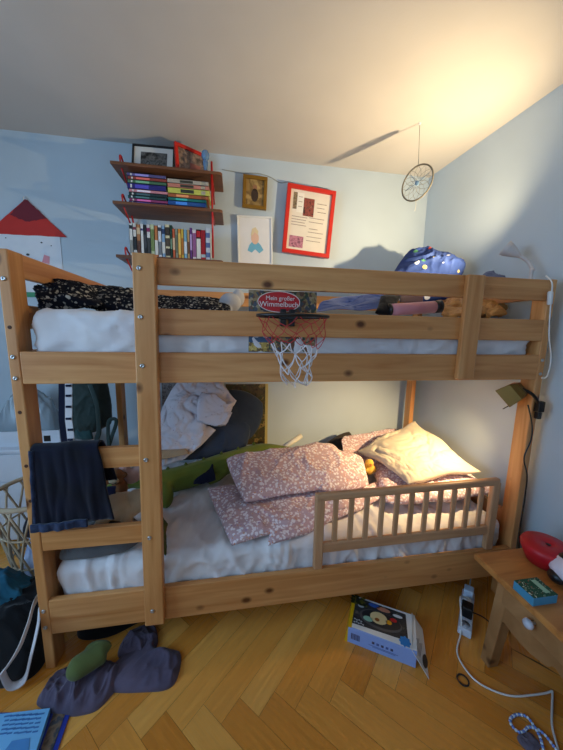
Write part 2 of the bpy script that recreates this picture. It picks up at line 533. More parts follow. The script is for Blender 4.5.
def wall_with_window(name, axis, pos, out, a0, a1, w0, w1, z0, z1, wn):
    b = MB()
    def bx(p0, p1, q0, q1):
        lo, hi = min(pos, out), max(pos, out)
        if axis == 0: b.box((lo, p0, q0), (hi, p1, q1))
        else: b.box((p0, lo, q0), (p1, hi, q1))
    bx(a0, w0, -.05, 2.5); bx(w1, a1, -.05, 2.5); bx(w0, w1, -.05, z0); bx(w0, w1, z1, 2.5)
    struct(b.build(name, WALL, smooth=False))
    mid = (pos + out) / 2
    f = MB(); t = 0.05
    def fx(m_, p0, p1, q0, q1, d):
        if axis == 0: m_.box((mid - d, p0, q0), (mid + d, p1, q1))
        else: m_.box((p0, mid - d, q0), (p1, mid + d, q1))
    fx(f, w0, w0 + t, z0, z1, .02); fx(f, w1 - t, w1, z0, z1, .02); fx(f, w0, w1, z0, z0 + t, .02); fx(f, w0, w1, z1 - t, z1, .02)
    c = (w0 + w1) / 2; fx(f, c - .03, c + .03, z0, z1, .02)
    o = struct(f.build(wn, WINW, smooth=False))
    g = MB(); fx(g, w0 + t, w1 - t, z0 + t, z1 - t, .003)
    g.build('window_pane', GLASS, o, smooth=False)
wall_with_window('wall_left', 0, XL, XL - .1, YF - .05, YB + .05, -1.7, -0.3, 0.85, 2.15, 'window_1')
wall_with_window('wall_front', 1, YF, YF - .1, XL - .05, XR + .05, -0.55, 0.95, 0.8, 2.1, 'window_2')
struct(MB().box((XL, YB - .016, 0), (XR, YB, .07)).build('baseboard_back', TRIM, smooth=False, bevel=.003))
struct(MB().box((XR - .016, YF, 0), (XR, YB - .016, .07)).build('baseboard_right', TRIM, smooth=False, bevel=.003))

# ================================================================ BUNK BED
bed = thing('bunk_bed', 'natural pine bunk bed with ladder filling the room', 'bunk bed', (1.03, .48, 0))
H = 1.54
BL, BR, BD = 0.0, 2.062, 0.955
def post(lo, hi): return board('post', lo, hi, PINE, bed, .004)
fl = post((0, 0, 0), (.034, .07, H)); fr = post((BR - .034, 0, 0), (BR, .07, H))
rl = post((-.022, BD - .07, 0), (.012, BD, H)); rr = post((BR - .034, BD - .07, 0), (BR, BD, H))
x0, x1 = .034, BR - .034
rails = {}
for nm, z0, z1, xs in (('side_rail', 1.115, 1.2225, x0), ('guard_rail', 1.283, 1.3726, .44), ('guard_rail', 1.4515, 1.537, .44), ('side_rail', .150, .295, x0)):
    board(nm, (xs, 0.001, z0), (x1, .023, z1), PINE, bed)
for nm, z0, z1 in (('side_rail', 1.115, 1.2225), ('guard_rail', 1.46, 1.548), ('side_rail', .15, .295)):
    board(nm, (.012, BD - .024, z0), (x1, BD - .002, z1), PINE, bed)
for xa, xb, xc, xd in ((0.006, .028, -.016, .006), (BR - .028, BR - .006, BR - .028, BR - .006)):
    for z0, z1 in ((1.462, 1.54), (1.295, 1.375), (1.115, 1.2225), (.33, .45), (.15, .295)):
        bar('end_rail', ((xa + xb) / 2, .07, (z0 + z1) / 2), ((xc + xd) / 2, BD - .07, (z0 + z1) / 2), z1 - z0, .022, PINE_R, bed)
lad = bar('ladder_post', (.411, -.0165, .165), (.437, -.0165, 1.543), .070, .032, PINE, bed, side=(1, 0, 0), bevel=.004)
for z0, z1 in ((.806, .882), (.500, .575)):
    board('rung', (x0, .002, z0), (.43, .026, z1), PINE, bed)
board('guard_support', (1.622, -.0225, 1.122), (1.698, .0, 1.536), PINE, bed, .004, axis=2)
for z in (1.12, .155):
    sl = MB()
    for i in range(13):
        xx = .08 + i * .15
        sl.box((xx, .03, z), (xx + .07, BD - .03, z + .018))
    sl.build('slat_base', PINE_R, bed, smooth=False)
def bolt(p, par, r=.008, n=(0, -1, 0), mat=STEEL, d=.004):
    a = V(n)
    M = frame_M(p, a.orthogonal(), a.cross(a.orthogonal()))
    return MB().lathe([(r, -.002), (r, d * .5), (r * .75, d), (r * .35, d), (r * .3, d * .5)], 16, M).build('bolt', mat, par)
for (u, v) in ((140, 268), (141.5, 317), (143.5, 366), (147, 460), (150.5, 538), (153.5, 611)):
    bolt(aY(u - 1, v, -.0325), lad)
HOLE = plain('bolt_hole', (84, 48, 26), 0.7)
for (z, k) in ((1.45, 1), (1.30, 0), (1.205, 1), (1.135, 1), (1.02, 0), (.83, 0), (.70, 0), (.255, 1), (.185, 1)):
    bolt((.016, 0, z), fl, .0075 if k else .006, mat=STEEL if k else HOLE, d=.004 if k else .0015)
for z in (1.2, 1.14, .27, .19):
    bolt((BR - .017, 0, z), fr, .007)

# ---------------------------------------------------------------- mattresses
um = MB().soft((.05, .03, 1.14), (2.02, BD - .03, 1.362), n=(130, 50, 22), wr=.010, sc=11, seed=2, stretch=(1, 1, 1.4)).build('mattress', WHITE_SHEET, None, weld=.0005)
tag(um, 'white-sheeted mattress on the upper bunk', 'mattress')
lm = MB().soft((.05, .034, .175), (2.018, BD - .03, .412), n=(200, 90, 30), wr=.016, sc=7.5, seed=5, stretch=(1.5, .6, .7)).build('mattress', WHITE_SHEET, None, weld=.0005)
tag(lm, 'mattress in a crumpled white sheet on the lower bunk', 'mattress')

# ================================================================ LOWER BUNK
# ---- wooden safety rail
sr = thing('bed_guard', 'beechwood bed guard with upright bars along the front of the lower bunk', 'bed guard', (1.49, .012, .296))
yg = .013
zt = lambda x: .628 + (x - 1.05) * .012
bar('top_rail', (1.05, yg, .626), (1.925, yg, .638), .034, .026, BEECH, sr, bevel=.008)
bar('bottom_rail', (1.06, yg, .392), (1.925, yg, .398), .045, .02, BEECH, sr, bevel=.006)
board('end_post', (1.052, yg - .013, .296), (1.092, yg + .013, .628), BEECH, sr, .006, axis=2)
board('end_post', (1.89, yg - .013, .296), (1.93, yg + .013, .636), BEECH, sr, .006, axis=2)
for i in range(11):
    xx = 1.142 + i * (1.842 - 1.142) / 10
    board('baluster', (xx - .012, yg - .006, .41), (xx + .012, yg + .006, .615), BEECH, sr, .004, axis=2)

# ---- patterned fabrics
def floral(name, ground, marks, scale=70, thr=(.30, .36), rough=.9, extra=None, kind='F1'):
    m, nt, b = nodes(name)
    b.inputs['Roughness'].default_value = rough; b.inputs['Specular IOR Level'].default_value = .15
    co = coords(nt)
    dn = N(nt, 'ShaderNodeTexNoise', Scale=scale * .6, Detail=2.0); nt.links.new(co, dn.inputs['Vector'])
    mx = N(nt, 'ShaderNodeVectorMath', operation='MULTIPLY_ADD'); mx.inputs[1].default_value = (.02, .02, .02)
    nt.links.new(dn.outputs['Color'], mx.inputs[0]); nt.links.new(co, mx.inputs[2])
    vo = N(nt, 'ShaderNodeTexVoronoi', Scale=scale); nt.links.new(mx.outputs[0], vo.inputs['Vector'])
    f = ramp(nt, vo.outputs['Distance'], [(thr[0], (1, 1, 1, 1)), (thr[1], (0, 0, 0, 1))])
    col = mixc(nt, f, lin(ground), lin(marks))
    if extra:
        vo2 = N(nt, 'ShaderNodeTexVoronoi', Scale=extra[1]); nt.links.new(mx.outputs[0], vo2.inputs['Vector'])
        hs = ramp(nt, vo2.outputs['Color'], [(i / max(1, len(extra[0])), c) for i, c in enumerate(extra[0])], 'CONSTANT')
        f2 = ramp(nt, vo2.outputs['Distance'], [(extra[2], (1, 1, 1, 1)), (extra[2] + .06, (0, 0, 0, 1))])
        col = mixc(nt, f2, col, hs)
    nt.links.new(col, b.inputs['Base Color'])
    n2 = N(nt, 'ShaderNodeTexNoise', Scale=380.0, Detail=2.0); nt.links.new(co, n2.inputs['Vector'])
    bump(nt, b, n2.outputs[0], .2, .001)
    return m
PINKF = floral('pink_floral', (200, 168, 172), (240, 230, 234), 66, (.36, .50), extra=([(206, 146, 122), (176, 144, 178), (210, 160, 134)], 60, .20))
GREYF = floral('grey_print', (206, 198, 204), (180, 160, 168), 34, (.10, .14))
BEIGE = fabric('beige_linen', (204, 192, 172), (194, 180, 158))
SLATE = fabric('slate_blue', (50, 60, 78), (42, 52, 70))
NAVY = fabric('navy_cotton', (20, 26, 52), (12, 16, 36))
GREEN = fabric('green_plush', (112, 124, 50), (90, 104, 38), weave=260, bs_=.5)
DOGF = fabric('cream_plush', (206, 186, 156), (186, 162, 130), weave=220, bs_=.7)
YELLOW = fabric('yellow_plush', (226, 180, 76), (206, 158, 58), weave=220, bs_=.7)
BROWNP = fabric('brown_plush', (132, 88, 52), (104, 66, 38), weave=220, bs_=.7)
PINKPL = fabric('dusty_plush', (196, 160, 150), (180, 140, 130), weave=220, bs_=.7)
GREYC = fabric('grey_cotton', (104, 106, 108), (84, 86, 90))

# ---- pillows at the right end
b = MB()
b.cushion(aZ(340, 437, .57), aZ(398, 428, .62), aZ(412, 462, .53), aZ(345, 474, .47), .055, n=26, wr=.012, seed=3)
tag(b.build('pillow', PINKF), 'pink floral pillow standing at the back behind the big beige pillow', 'pillow')
b = MB()
b.cushion(aZ(384, 507, .46), aY(514, 497, .06), (2.0, .80, .49), (1.60, .72, .47), .06, .035, n=34, wr=.016, seed=8)
tag(b.build('pillow', PINKF), 'pink patterned pillow lying flat beneath the big beige pillow', 'pillow')
b = MB()
pb = [V((1.585, .20, .535)), V((2.0, .185, .60)), V((1.985, .74, .70)), V((1.50, .64, .56))]
b.cushion(*pb, .062, .05, n=56, wr=.026, sc=7, seed=14, q=.5, rnd=.12)
tag(b.build('pillow', BEIGE), 'large creased beige pillow lit by the clip lamp', 'pillow')
# dark cushion edge behind the pink pillow
b = MB(); b.cushion(aY(312, 452, .90), aY(352, 424, .94), aY(362, 468, .88), aY(318, 474, .86), .035, n=20, wr=.004, rnd=.8)
tag(b.build('cushion', fabric('charcoal', (74, 66, 60), (60, 54, 50))), 'dark charcoal cushion against the back wall, left of the pink pillow', 'cushion')
# yellow chick
ck = thing('plush_chick', 'small yellow plush toy between the pink duvet and beige pillow', 'soft toy', aY(369, 474, .47))
c0 = aY(369, 469, .45)
MB().ball(c0, (.032, .03, .036)).ball(c0 + V((-.004, -.008, .042)), (.026, .024, .024)).ball(c0 + V((.026, -.01, .004)), (.014, .02, .02)).ball(c0 + V((-.028, -.01, .004)), (.012, .02, .02)).build('body', YELLOW, ck, mods='plush')
MB().lathe([(.007, 0), (.004, .007), (.0005, .014)], 10, frame_M(c0 + V((-.006, -.03, .04)), (1, 0, 0), (0, 0, 1))).build('beak', plain('beak_orange', (214, 120, 40)), ck)

# ---- pink duvet, folded
b = MB()
b.cushion(aZ(200, 487, .475), aZ(228, 549, .435), aZ(352, 508, .46), aZ(372, 478, .47), .030, .02, n=44, wr=.013, sc=5, seed=21, q=.35)
b.cushion(aZ(262, 553, .432), aZ(270, 520, .45), aZ(380, 480, .47), aZ(392, 494, .45), .03, .015, n=28, wr=.012, sc=6, seed=24, q=.4)
b.cushion(aZ(222, 459, .60), aZ(237, 506, .52), aZ(366, 480, .53), aZ(336, 444, .62), .052, .035, n=48, wr=.014, sc=5, seed=27, q=.36)
b.cushion(aZ(318, 446, .60), aZ(320, 492, .53), aZ(372, 486, .49), aZ(362, 458, .54), .045, .04, n=30, wr=.012, sc=6, seed=29, q=.42)
tag(b.build('duvet', PINKF), 'pink floral duvet folded over in the middle of the lower bunk', 'duvet')
# rolled white paper
b = MB(); p0, p1 = aY(283, 448, .72), aY(301, 436, .80); b.tube([p0, p1], .017, 14)
tag(b.build('paper_roll', plain('roll_white', (226, 222, 210), .6)), 'short white paper roll poking up behind the pink duvet', 'paper roll')

# ---- green plush crocodile
cr = thing('plush_crocodile', 'long green plush crocodile across the lower mattress', 'soft toy', aY(200, 490, .50))
path = smooth_line([aY(112, 489, .42), aY(135, 478, .45), aY(160, 482, .50), aY(195, 474, .55), aY(230, 462, .62), aY(262, 452, .68), aY(296, 455, .72)], 8)
n = len(path)
rad = [0.022 + 0.045 * math.sin(min(1, (i / n) * 1.9 + .12) * math.pi * .5) * (1 - .55 * max(0, (i / n - .6) / .4)) for i in range(n)]
b = MB(); b.tube(path, rad, 16); b.ball(path[0], rad[0] * 1.05); b.ball(path[-1], rad[-1] * 1.05)
b.tube(smooth_line([aY(166, 485, .46), aY(168, 497, .40), aY(166, 503, .37)], 6), [.03] * 6 + [.028] * 6 + [.022], 12); b.ball(aY(166, 503, .365), .026)
b.tube(smooth_line([aY(226, 470, .56), aY(216, 478, .52), aY(208, 481, .50)], 6), [.026] * 6 + [.024] * 6 + [.018], 12)
b.build('body', GREEN, cr, mods='plush')
b = MB()
for i in range(6, n - 8, 4):
    b.lathe([(.014, 0), (.010, .012), (.001, .024)], 8, Matrix.Translation(path[i] + V((0, .01, rad[i] * .86))))
b.build('back_spikes', fabric('green_dark', (84, 98, 36)), cr)

# ---- slate cushion, two lobes leaning at the wall
b = MB()
b.cushion(aY(213, 428, .80), aY(252, 446, .78), aY(268, 400, .95), aY(226, 384, .97), .055, .04, n=34, wr=.007, sc=5, seed=31, pinch=.0, q=.5, rnd=.75)
b.cushion(aY(180, 462, .66), aY(246, 452, .70), aY(252, 416, .90), aY(205, 424, .86), .04, .03, n=28, wr=.012, sc=6, seed=33, q=.5, pinch=0)
tag(b.build('pillow', SLATE), 'dark slate-blue pillow slumped against the back wall of the lower bunk', 'pillow')
# ---- grey white duvet bundle
b = MB()
b.cushion(aY(150, 440, .72), aY(196, 450, .66), aY(238, 398, .80), aY(183, 368, .90), .085, .04, n=46, wr=.05, sc=6.5, seed=41, q=.5, pinch=.0)
b.cushion(aY(146, 462, .66), aY(186, 462, .62), aY(222, 432, .70), aY(158, 410, .80), .06, .03, n=34, wr=.035, sc=9, seed=44, q=.5, pinch=.0)
b.cushion(aY(196, 420, .68), aY(226, 428, .68), aY(236, 404, .74), aY(205, 388, .80), .05, .03, n=24, wr=.03, sc=10, seed=47, q=.5, pinch=.0)
tag(b.build('duvet', GREYF), 'crumpled pale grey duvet heaped at the back of the lower bunk', 'duvet')
b = MB(); b.cushion(aY(148, 462, .60), aY(192, 455, .60), aY(188, 448, .66), aY(150, 450, .66), .022, n=20, wr=.012, seed=51)
tag(b.build('blanket', fabric('tan_blanket', (196, 168, 136), (178, 148, 114))), 'tan blanket tucked under the pale grey duvet', 'blanket')
b = MB(); b.cushion(aY(192, 486, .46), aY(216, 480, .46), aY(214, 462, .56), aY(196, 470, .56), .02, n=16, wr=.012, seed=53)
tag(b.build('shirt', NAVY), 'navy cloth between the green crocodile and the pink duvet', 'cloth')
# blanket slipping: olive cloth by the ladder
b = MB(); b.cushion(aY(158, 540, .06), aY(168, 556, .03), aY(166, 522, .16), aY(160, 512, .20), .014, n=14, wr=.01, seed=55)
tag(b.build('sock', fabric('olive_knit', (96, 98, 52), (80, 84, 44))), 'olive sock on the white sheet right of the ladder', 'sock')

# ---- plush dog (cream)
dg = thing('plush_dog', 'cream plush dog slumped behind the ladder rungs', 'soft toy', aY(124, 528, .16))
bd = MB()
cc = aY(124, 506, .17)
bd.ball(cc, (.075, .07, .055)).ball(cc + V((-.02, -.03, .028)), (.058, .055, .045)).ball(cc + V((.055, .0, .02)), (.05, .05, .05))
bd.tube(smooth_line([cc + V((-.05, -.05, -.005)), cc + V((-.07, -.075, -.045)), cc + V((-.05, -.10, -.058))], 6), [.024] * 6 + [.022] * 6 + [.02], 12)
bd.tube(smooth_line([cc + V((.03, -.04, 0)), cc + V((.035, -.085, -.045)), cc + V((.03, -.105, -.056))], 6), [.024] * 6 + [.022] * 6 + [.02], 12)
bd.ball(cc + V((.03, -.11, -.058)), .025).ball(cc + V((-.05, -.105, -.06)), .025)
bd.tube(smooth_line([cc + V((-.06, 0, .05)), cc + V((-.085, -.02, .02)), cc + V((-.085, -.04, -.02))], 6), [.02] * 13, 10)
bd.build('body', DOGF, dg, mods='plush')
# ---- plush monkey
mk = thing('plush_monkey', 'small brown plush monkey with a pale muzzle beside the jeans', 'soft toy', aY(112, 494, .28))
mc = aY(116, 476, .28)
MB().ball(mc, (.034, .032, .036)).ball(mc + V((.012, .0, -.06)), (.036, .034, .045)).ball(mc + V((-.036, 0, .004)), .014).ball(mc + V((.036, 0, .004)), .014).build('body', BROWNP, mk, mods='plush')
MB().ball(mc + V((0, -.026, -.010)), (.022, .012, .016)).build('muzzle', DOGF, mk)
for s in (-1, 1): MB().ball(mc + V((s * .011, -.031, .010)), .004, 10, 8).build('eye', BLACK, mk)
MB().tube(smooth_line([mc + V((-.015, -.037, -.014)), mc + V((0, -.041, -.018)), mc + V((.015, -.037, -.014))], 4), .0015, 6).build('mouth', BLACK, mk)
b = MB(); b.ball(aY(131, 476, .33), (.05, .04, .035)).ball(aY(124, 471, .33), (.03, .03, .028)).ball(aY(140, 470, .35), (.032, .03, .03))
tag(b.build('plush_bear', PINKPL, mods='plush'), 'dusty pink soft toy lying above the cream plush dog', 'soft toy')
b = MB(); b.cushion(aY(98, 512, .10), aY(110, 512, .09), aY(116, 486, .18), aY(103, 486, .18), .02, n=14, wr=.012, seed=61)
tag(b.build('scarf', fabric('blue_knit', (38, 44, 86), (28, 32, 66))), 'dark blue knit between the jeans and the cream plush dog', 'scarf')
# ---- grey shirt under the lower rung
b = MB(); b.heap([(.06, .05), (.22, .045), (.30, .07), (.34, .16), (.20, .26), (.07, .2)], .07, .425, wr=.02, sc=16, seed=63)
tag(b.build('shirt', GREYC), 'crumpled grey shirt seen under the lower ladder rung', 'cloth')

# ---- jeans over the upper rung
DENIM = fabric('dark_denim', (11, 16, 38), (7, 9, 23), patch=9)
DENIML = fabric('faded_lit_denim', (50, 64, 94), (20, 28, 52), patch=30)  # paler denim of the hem, also used to paint the lit left edge
def drape(ua, ub, z_top, z_bot, y_front, y_back, seed, amp=.010, n=(40, 40), z_back=.66, flare=(0, 0)):
    def fn(u, v):
        # v runs from the front hem up over the rung and down behind it
        x = ua + (ub - ua) * u
        Lf = z_top - z_bot; Lb = z_top - z_back; arc = .05
        s_ = v * (Lf + Lb + arc)
        if s_ < Lf: z = z_bot + s_; y = y_front; k = 1 - s_ / Lf
        elif s_ < Lf + arc:
            t = (s_ - Lf) / arc; y = y_front + (y_back - y_front) * t; z = z_top + .012 * math.sin(t * math.pi); k = 0
        else: z = z_top - (s_ - Lf - arc); y = y_back; k = (z_top - z) / Lb
        x = x + (flare[0] * (1 - u) + flare[1] * u) * k
        w_ = noise.noise(V((x * 16 + seed, z * 2.5, seed))) + .5 * noise.noise(V((x * 38 + seed, z * 5, seed)))
        sg = -1 if s_ < Lf + arc * .5 else 1
        return V((x + .006 * noise.noise(V((z * 9, seed, u * 3))), y + sg * (abs(w_) * amp * (.35 + k)), z + .006 * noise.noise(V((x * 12, seed, 2)))))
    return fn
jn = thing('jeans', 'dark navy jeans hanging over the upper ladder rung', 'jeans', (.155, -.01, .60))
o = MB().grid(drape(.040, .252, .892, .618, -.012, .036, 3.3, .014, flare=(-.014, .036), z_back=.74), 44, 60).build('trouser_leg', DENIM, jn)
md = o.modifiers.new('thick', 'SOLIDIFY'); md.thickness = .006; md.offset = 0
hf = drape(.026, .200, .892, .600, -.022, .036, 3.3, .012, z_back=.74)
o = MB().grid(lambda u, v: hf(u, v * .055), 40, 8).build('hem', DENIML, jn)
md = o.modifiers.new('thick', 'SOLIDIFY'); md.thickness = .009; md.offset = 0
o = MB().grid(lambda u, v: V((.026 + .014 * v + .012 * u, -.013 - .008 * math.sin(v * 3) - .004 * noise.noise(V((u * 9, v, 1))), .62 + .27 * u)), 26, 5).build('lit_edge', DENIML, jn, smooth=True)  # paler strip paints the daylight catching the left edge
md = o.modifiers.new('thick', 'SOLIDIFY'); md.thickness = .004; md.offset = 0

# ---- posters on the back wall behind the lower bunk
def pic_mat(name, stops, scale=30, detail=4):
    m, nt, b = nodes(name)
    b.inputs['Roughness'].default_value = .5
    co = coords(nt)
    nz = N(nt, 'ShaderNodeTexNoise', Scale=scale, Detail=float(detail)); nt.links.new(co, nz.inputs['Vector'])
    nt.links.new(ramp(nt, nz.outputs[0], stops), b.inputs['Base Color'])
    return m
DARKPIC = pic_mat('dark_poster', [(.3, (28, 26, 16)), (.45, (84, 66, 34)), (.55, (48, 56, 28)), (.66, (150, 122, 66)), (.75, (40, 30, 20))], 22)
po = thing('poster', 'dark green and brown poster on the back wall behind the slate pillow', 'poster', (.82, 1.047, .5))
MB().box((.66, 1.041, .45), (.955, 1.049, .915)).build('print', DARKPIC, po, smooth=False)
MB().box((.948, 1.039, .45), (.968, 1.049, .915)).build('border', plain('poster_edge', (196, 178, 110), .5), po, smooth=False)
po2 = MB().box((.22, 1.042, .72), (.46, 1.049, .97)).build('poster', pic_mat('grey_poster', [(.35, (60, 58, 66)), (.5, (150, 140, 136)), (.6, (84, 70, 66)), (.7, (180, 176, 180))], 26), None, smooth=False)
tag(po2, 'small grey patterned poster behind the pale grey duvet', 'poster')

# ================================================================ UPPER BUNK
DARKF = floral('dark_floral', (18, 21, 32), (150, 146, 138), 70, (.22, .34), extra=([(18, 21, 32), (184, 178, 166), (18, 21, 32), (130, 126, 122)], 38, .26))
b = MB()
b.cushion(aY(36, 309, .10), aY(102, 309, .12), aY(92, 286, .34), aY(48, 282, .30), .055, .03, n=30, wr=.028, sc=11, seed=71, q=.45, pinch=0)
b.cushion(aY(84, 309, .20), aY(152, 308, .20), aY(150, 291, .50), aY(76, 287, .46), .04, .03, n=32, wr=.022, sc=10, seed=73, q=.45, pinch=0)
b.cushion(aY(150, 310, .22), aY(232, 312, .24), aY(226, 300, .52), aY(146, 296, .5), .018, .02, n=30, wr=.016, sc=12, seed=75, q=.45, pinch=0)
tag(b.build('blanket', DARKF), 'black blanket with small white flowers at the left end of the upper bunk', 'blanket')
b = MB(); b.ball(aY(230, 303, .45), (.055, .05, .05)).ball(aY(222, 311, .40), (.05, .05, .035)).ball(aY(238, 298, .5), (.035, .04, .045)).ball(aY(215, 314, .36), (.03, .03, .02))
tag(b.build('soft_toy', fabric('pale_plush', (186, 186, 190), (166, 166, 172), weave=220, bs_=.7), mods='plush'), 'pale grey soft toy at the left of the picture book', 'soft toy')

# ---- picture book standing behind the guard rails
def picture_page(name, cols, scale):
    m, nt, b_ = nodes(name); b_.inputs['Roughness'].default_value = .4
    co = coords(nt)
    vo = N(nt, 'ShaderNodeTexVoronoi', Scale=scale); nt.links.new(co, vo.inputs['Vector'])
    nt.links.new(ramp(nt, vo.outputs['Color'], [(i / len(cols), c) for i, c in enumerate(cols)], 'CONSTANT'), b_.inputs['Base Color'])
    return m
BOOKP = picture_page('busy_page', [(98, 90, 60), (150, 128, 84), (60, 74, 56), (170, 150, 116), (110, 72, 50), (74, 80, 92), (140, 110, 76)], 90)
bk = thing('picture_book', 'large picture book with a red oval title between the guard rails', 'book', (.905, .026, 1.225))
MB().box((.775, .0265, 1.226), (1.03, .0295, 1.45)).build('cover', BOOKP, bk, smooth=False)
MB().box((.78, .0295, 1.23), (1.026, .034, 1.446)).build('pages', CREAM, bk, smooth=False)
MB().box((.776, .0255, 1.262), (.86, .027, 1.285)).build('sky_picture', plain('page_blue', (52, 84, 120), .4), bk, smooth=False)
MB().box((.776, .0255, 1.228), (.85, .027, 1.26)).build('field_picture', picture_page('page_yellow', [(206, 176, 96), (180, 150, 70), (120, 90, 50), (214, 190, 120)], 120), bk, smooth=False)
OV = plain('oval_red', (196, 24, 30), .35); OVW = plain('oval_rim', (240, 226, 220), .4)
oc = aY(279, 302, -.004)
ov = MB(); ov.prism([(math.cos(2 * math.pi * i / 48) * .077, math.sin(2 * math.pi * i / 48) * .037) for i in range(48)], 0, .003, frame_M(oc, (1, 0, 0), (0, 0, 1)))
ovo = ov.build('title_oval', OV, bk, smooth=False)
ring = [oc + V((math.cos(2 * math.pi * i / 48) * .076, -.003, math.sin(2 * math.pi * i / 48) * .036)) for i in range(48)]
MB().tube(ring, .0014, 6, closed=True).build('oval_rim', OVW, ovo)
text_part('lettering', 'Mein großer', .021, OVW, frame_M(oc + V((.004, -.0045, .012)), (1, 0, 0), (0, 0, 1)), ovo)
text_part('lettering', 'Wimmelbuch', .026, OVW, frame_M(oc + V((.0, -.0045, -.009)), (1, 0, 0), (0, 0, 1)), ovo)

# ---- basketball hoop clipped on the guard rail
hp = thing('basketball_hoop', 'toy basketball hoop with a red and white net on the guard rail', 'basketball hoop', (.905, 0, 1.33))
hc = V((.916, -.098, 1.354)); HR = .118
rim = [hc + V((math.cos(2 * math.pi * i / 48) * HR, math.sin(2 * math.pi * i / 48) * HR * .72, 0)) for i in range(48)]
MB().tube(rim, .0055, 10, closed=True).build('rim', BLACK, hp)
for xx in (.886, .918):
    MB().box((xx, -.024, 1.322), (xx + .020, .0, 1.382)).build('bracket', BLACK, hp, smooth=False, bevel=.002)
MB().box((.880, -.030, 1.345), (.945, -.012, 1.358)).build('arm', BLACK, hp, smooth=False, bevel=.002)
REDC = plain('red_cord', (206, 52, 56), .7); WHC = plain('white_cord', (236, 230, 232), .7)
rnd = random.Random(11)
def netpt(i, lvl):
    th = 2 * math.pi * (i + (.5 if lvl % 2 else 0)) / 8
    fr_ = [1.0, .93, .84, .70, .58, .50, .44, .34][lvl]
    dz = [0, .030, .062, .098, .132, .165, .200, .238][lvl]
    j = V((rnd.uniform(-1, 1), rnd.uniform(-1, 1), rnd.uniform(-1, 1))) * (.007 + .0015 * lvl if lvl else 0)
    sway = .018 * (lvl / 7)
    return hc + V((math.cos(th) * HR * fr_ + sway, math.sin(th) * HR * .72 * fr_, -dz)) + j
G = [[netpt(i, l) for i in range(8)] for l in range(8)]
rb = MB(); wb = MB()
for l in range(7):
    m_ = rb if l < 3 else wb
    for i in range(8):
        a = G[l][i]
        if l % 2 == 0: ks = (i, (i - 1) % 8)
        else: ks = (i, (i + 1) % 8)
        for k in ks:
            c = G[l + 1][k]
            mid = (a + c) / 2 + V((rnd.uniform(-1, 1), rnd.uniform(-1, 1), -1)) * .004
            if l == 6 and rnd.random() < .35: continue
            m_.tube(smooth_line([a, mid, c], 3), .0013 if l < 3 else .0021, 5)
rb.build('red_net', REDC, hp); wb.build('white_net', WHC, hp)

# ---- blue duvet, cushion, black thing, pink case, straw mat
SPACE = floral('space_print', (44, 62, 116), (58, 76, 128), 9, (.25, .4), extra=([(206, 80, 60), (222, 200, 110), (70, 120, 90), (230, 230, 236), (52, 70, 130), (52, 70, 130), (52, 70, 130)], 17, .22))
b = MB()
b.cushion(aY(316, 312, .16), aY(384, 312, .14), aY(392, 292, .34), aY(326, 300, .40), .045, .03, n=34, wr=.03, sc=11, seed=81, q=.45, pinch=0)
tag(b.build('duvet', fabric('blue_cotton', (86, 108, 172), (66, 88, 152))), 'rumpled blue duvet seen between the guard rails right of the hoop', 'duvet')
b = MB()
p = [aY(388, 278, .52), aY(460, 280, .44), aY(464, 262, .52), aY(410, 250, .80)]
b.cushion(*p, .075, .07, n=36, wr=.02, sc=7, seed=83, q=.5, pinch=0)
b.cushion(aY(384, 296, .50), aY(468, 298, .40), aY(466, 280, .54), aY(386, 280, .72), .05, .05, n=20, wr=.012, seed=84, pinch=0)
tag(b.build('cushion', SPACE), 'big blue cushion with a colourful print showing above the top guard rail', 'cushion')
b = MB(); b.cushion(aY(474, 283, .30), aY(513, 285, .30), aY(508, 277, .50), aY(484, 274, .50), .035, .05, n=18, wr=.012, seed=87, pinch=0)
tag(b.build('blanket', fabric('muted_blue', (92, 100, 132), (76, 84, 116))), 'muted blue blanket just above the top guard rail by the white lamp', 'blanket')
b = MB(); b.cushion(aY(374, 313, .12), aY(392, 314, .12), aY(404, 296, .24), aY(380, 296, .24), .022, n=16, wr=.012, seed=89)
tag(b.build('shirt', fabric('black_cotton', (18, 18, 22), (12, 12, 15))), 'black cloth left of the pink roll on the upper bunk', 'cloth')
pc = thing('pencil_roll', 'pink roll-shaped case with black ends behind the guard rail', 'case', (1.48, .12, 1.362))
pa, pb_ = aY(390, 310, .13), aY(434, 307, .13)
dd = (pb_ - pa)
MB().tube([pa, pa + dd * .2, pb_], .026, 20).build('case_body', fabric('pink_vinyl', (220, 160, 170), (212, 148, 160), rough=.5, weave=200, bs_=.1), pc)
MB().tube([pb_, pb_ + dd.normalized() * .03], .0275, 20).build('end_cap', BLACK, pc)
MB().tube([pa - dd.normalized() * .008, pa], .0275, 20).build('end_cap', BLACK, pc)
b = MB(); b.cushion(aY(398, 303, .2), aY(424, 302, .2), aY(424, 296, .32), aY(400, 296, .32), .014, n=12, wr=.008, seed=91)
tag(b.build('sock', fabric('maroon', (84, 40, 48), (66, 30, 38))), 'maroon cloth lying above the pink roll', 'cloth')
STRAW = wood('straw', (206, 158, 92), (150, 100, 48), knots=False, sx=8, sy=70)
b = MB()
b.cushion(aY(440, 314, .14), aY(504, 317, .14), aY(506, 300, .40), aY(444, 298, .40), .024, .02, n=30, wr=.022, sc=22, seed=93, pinch=0)
tag(b.build('straw_mat', STRAW), 'golden straw-coloured mat behind the guard rail near the right end', 'mat')

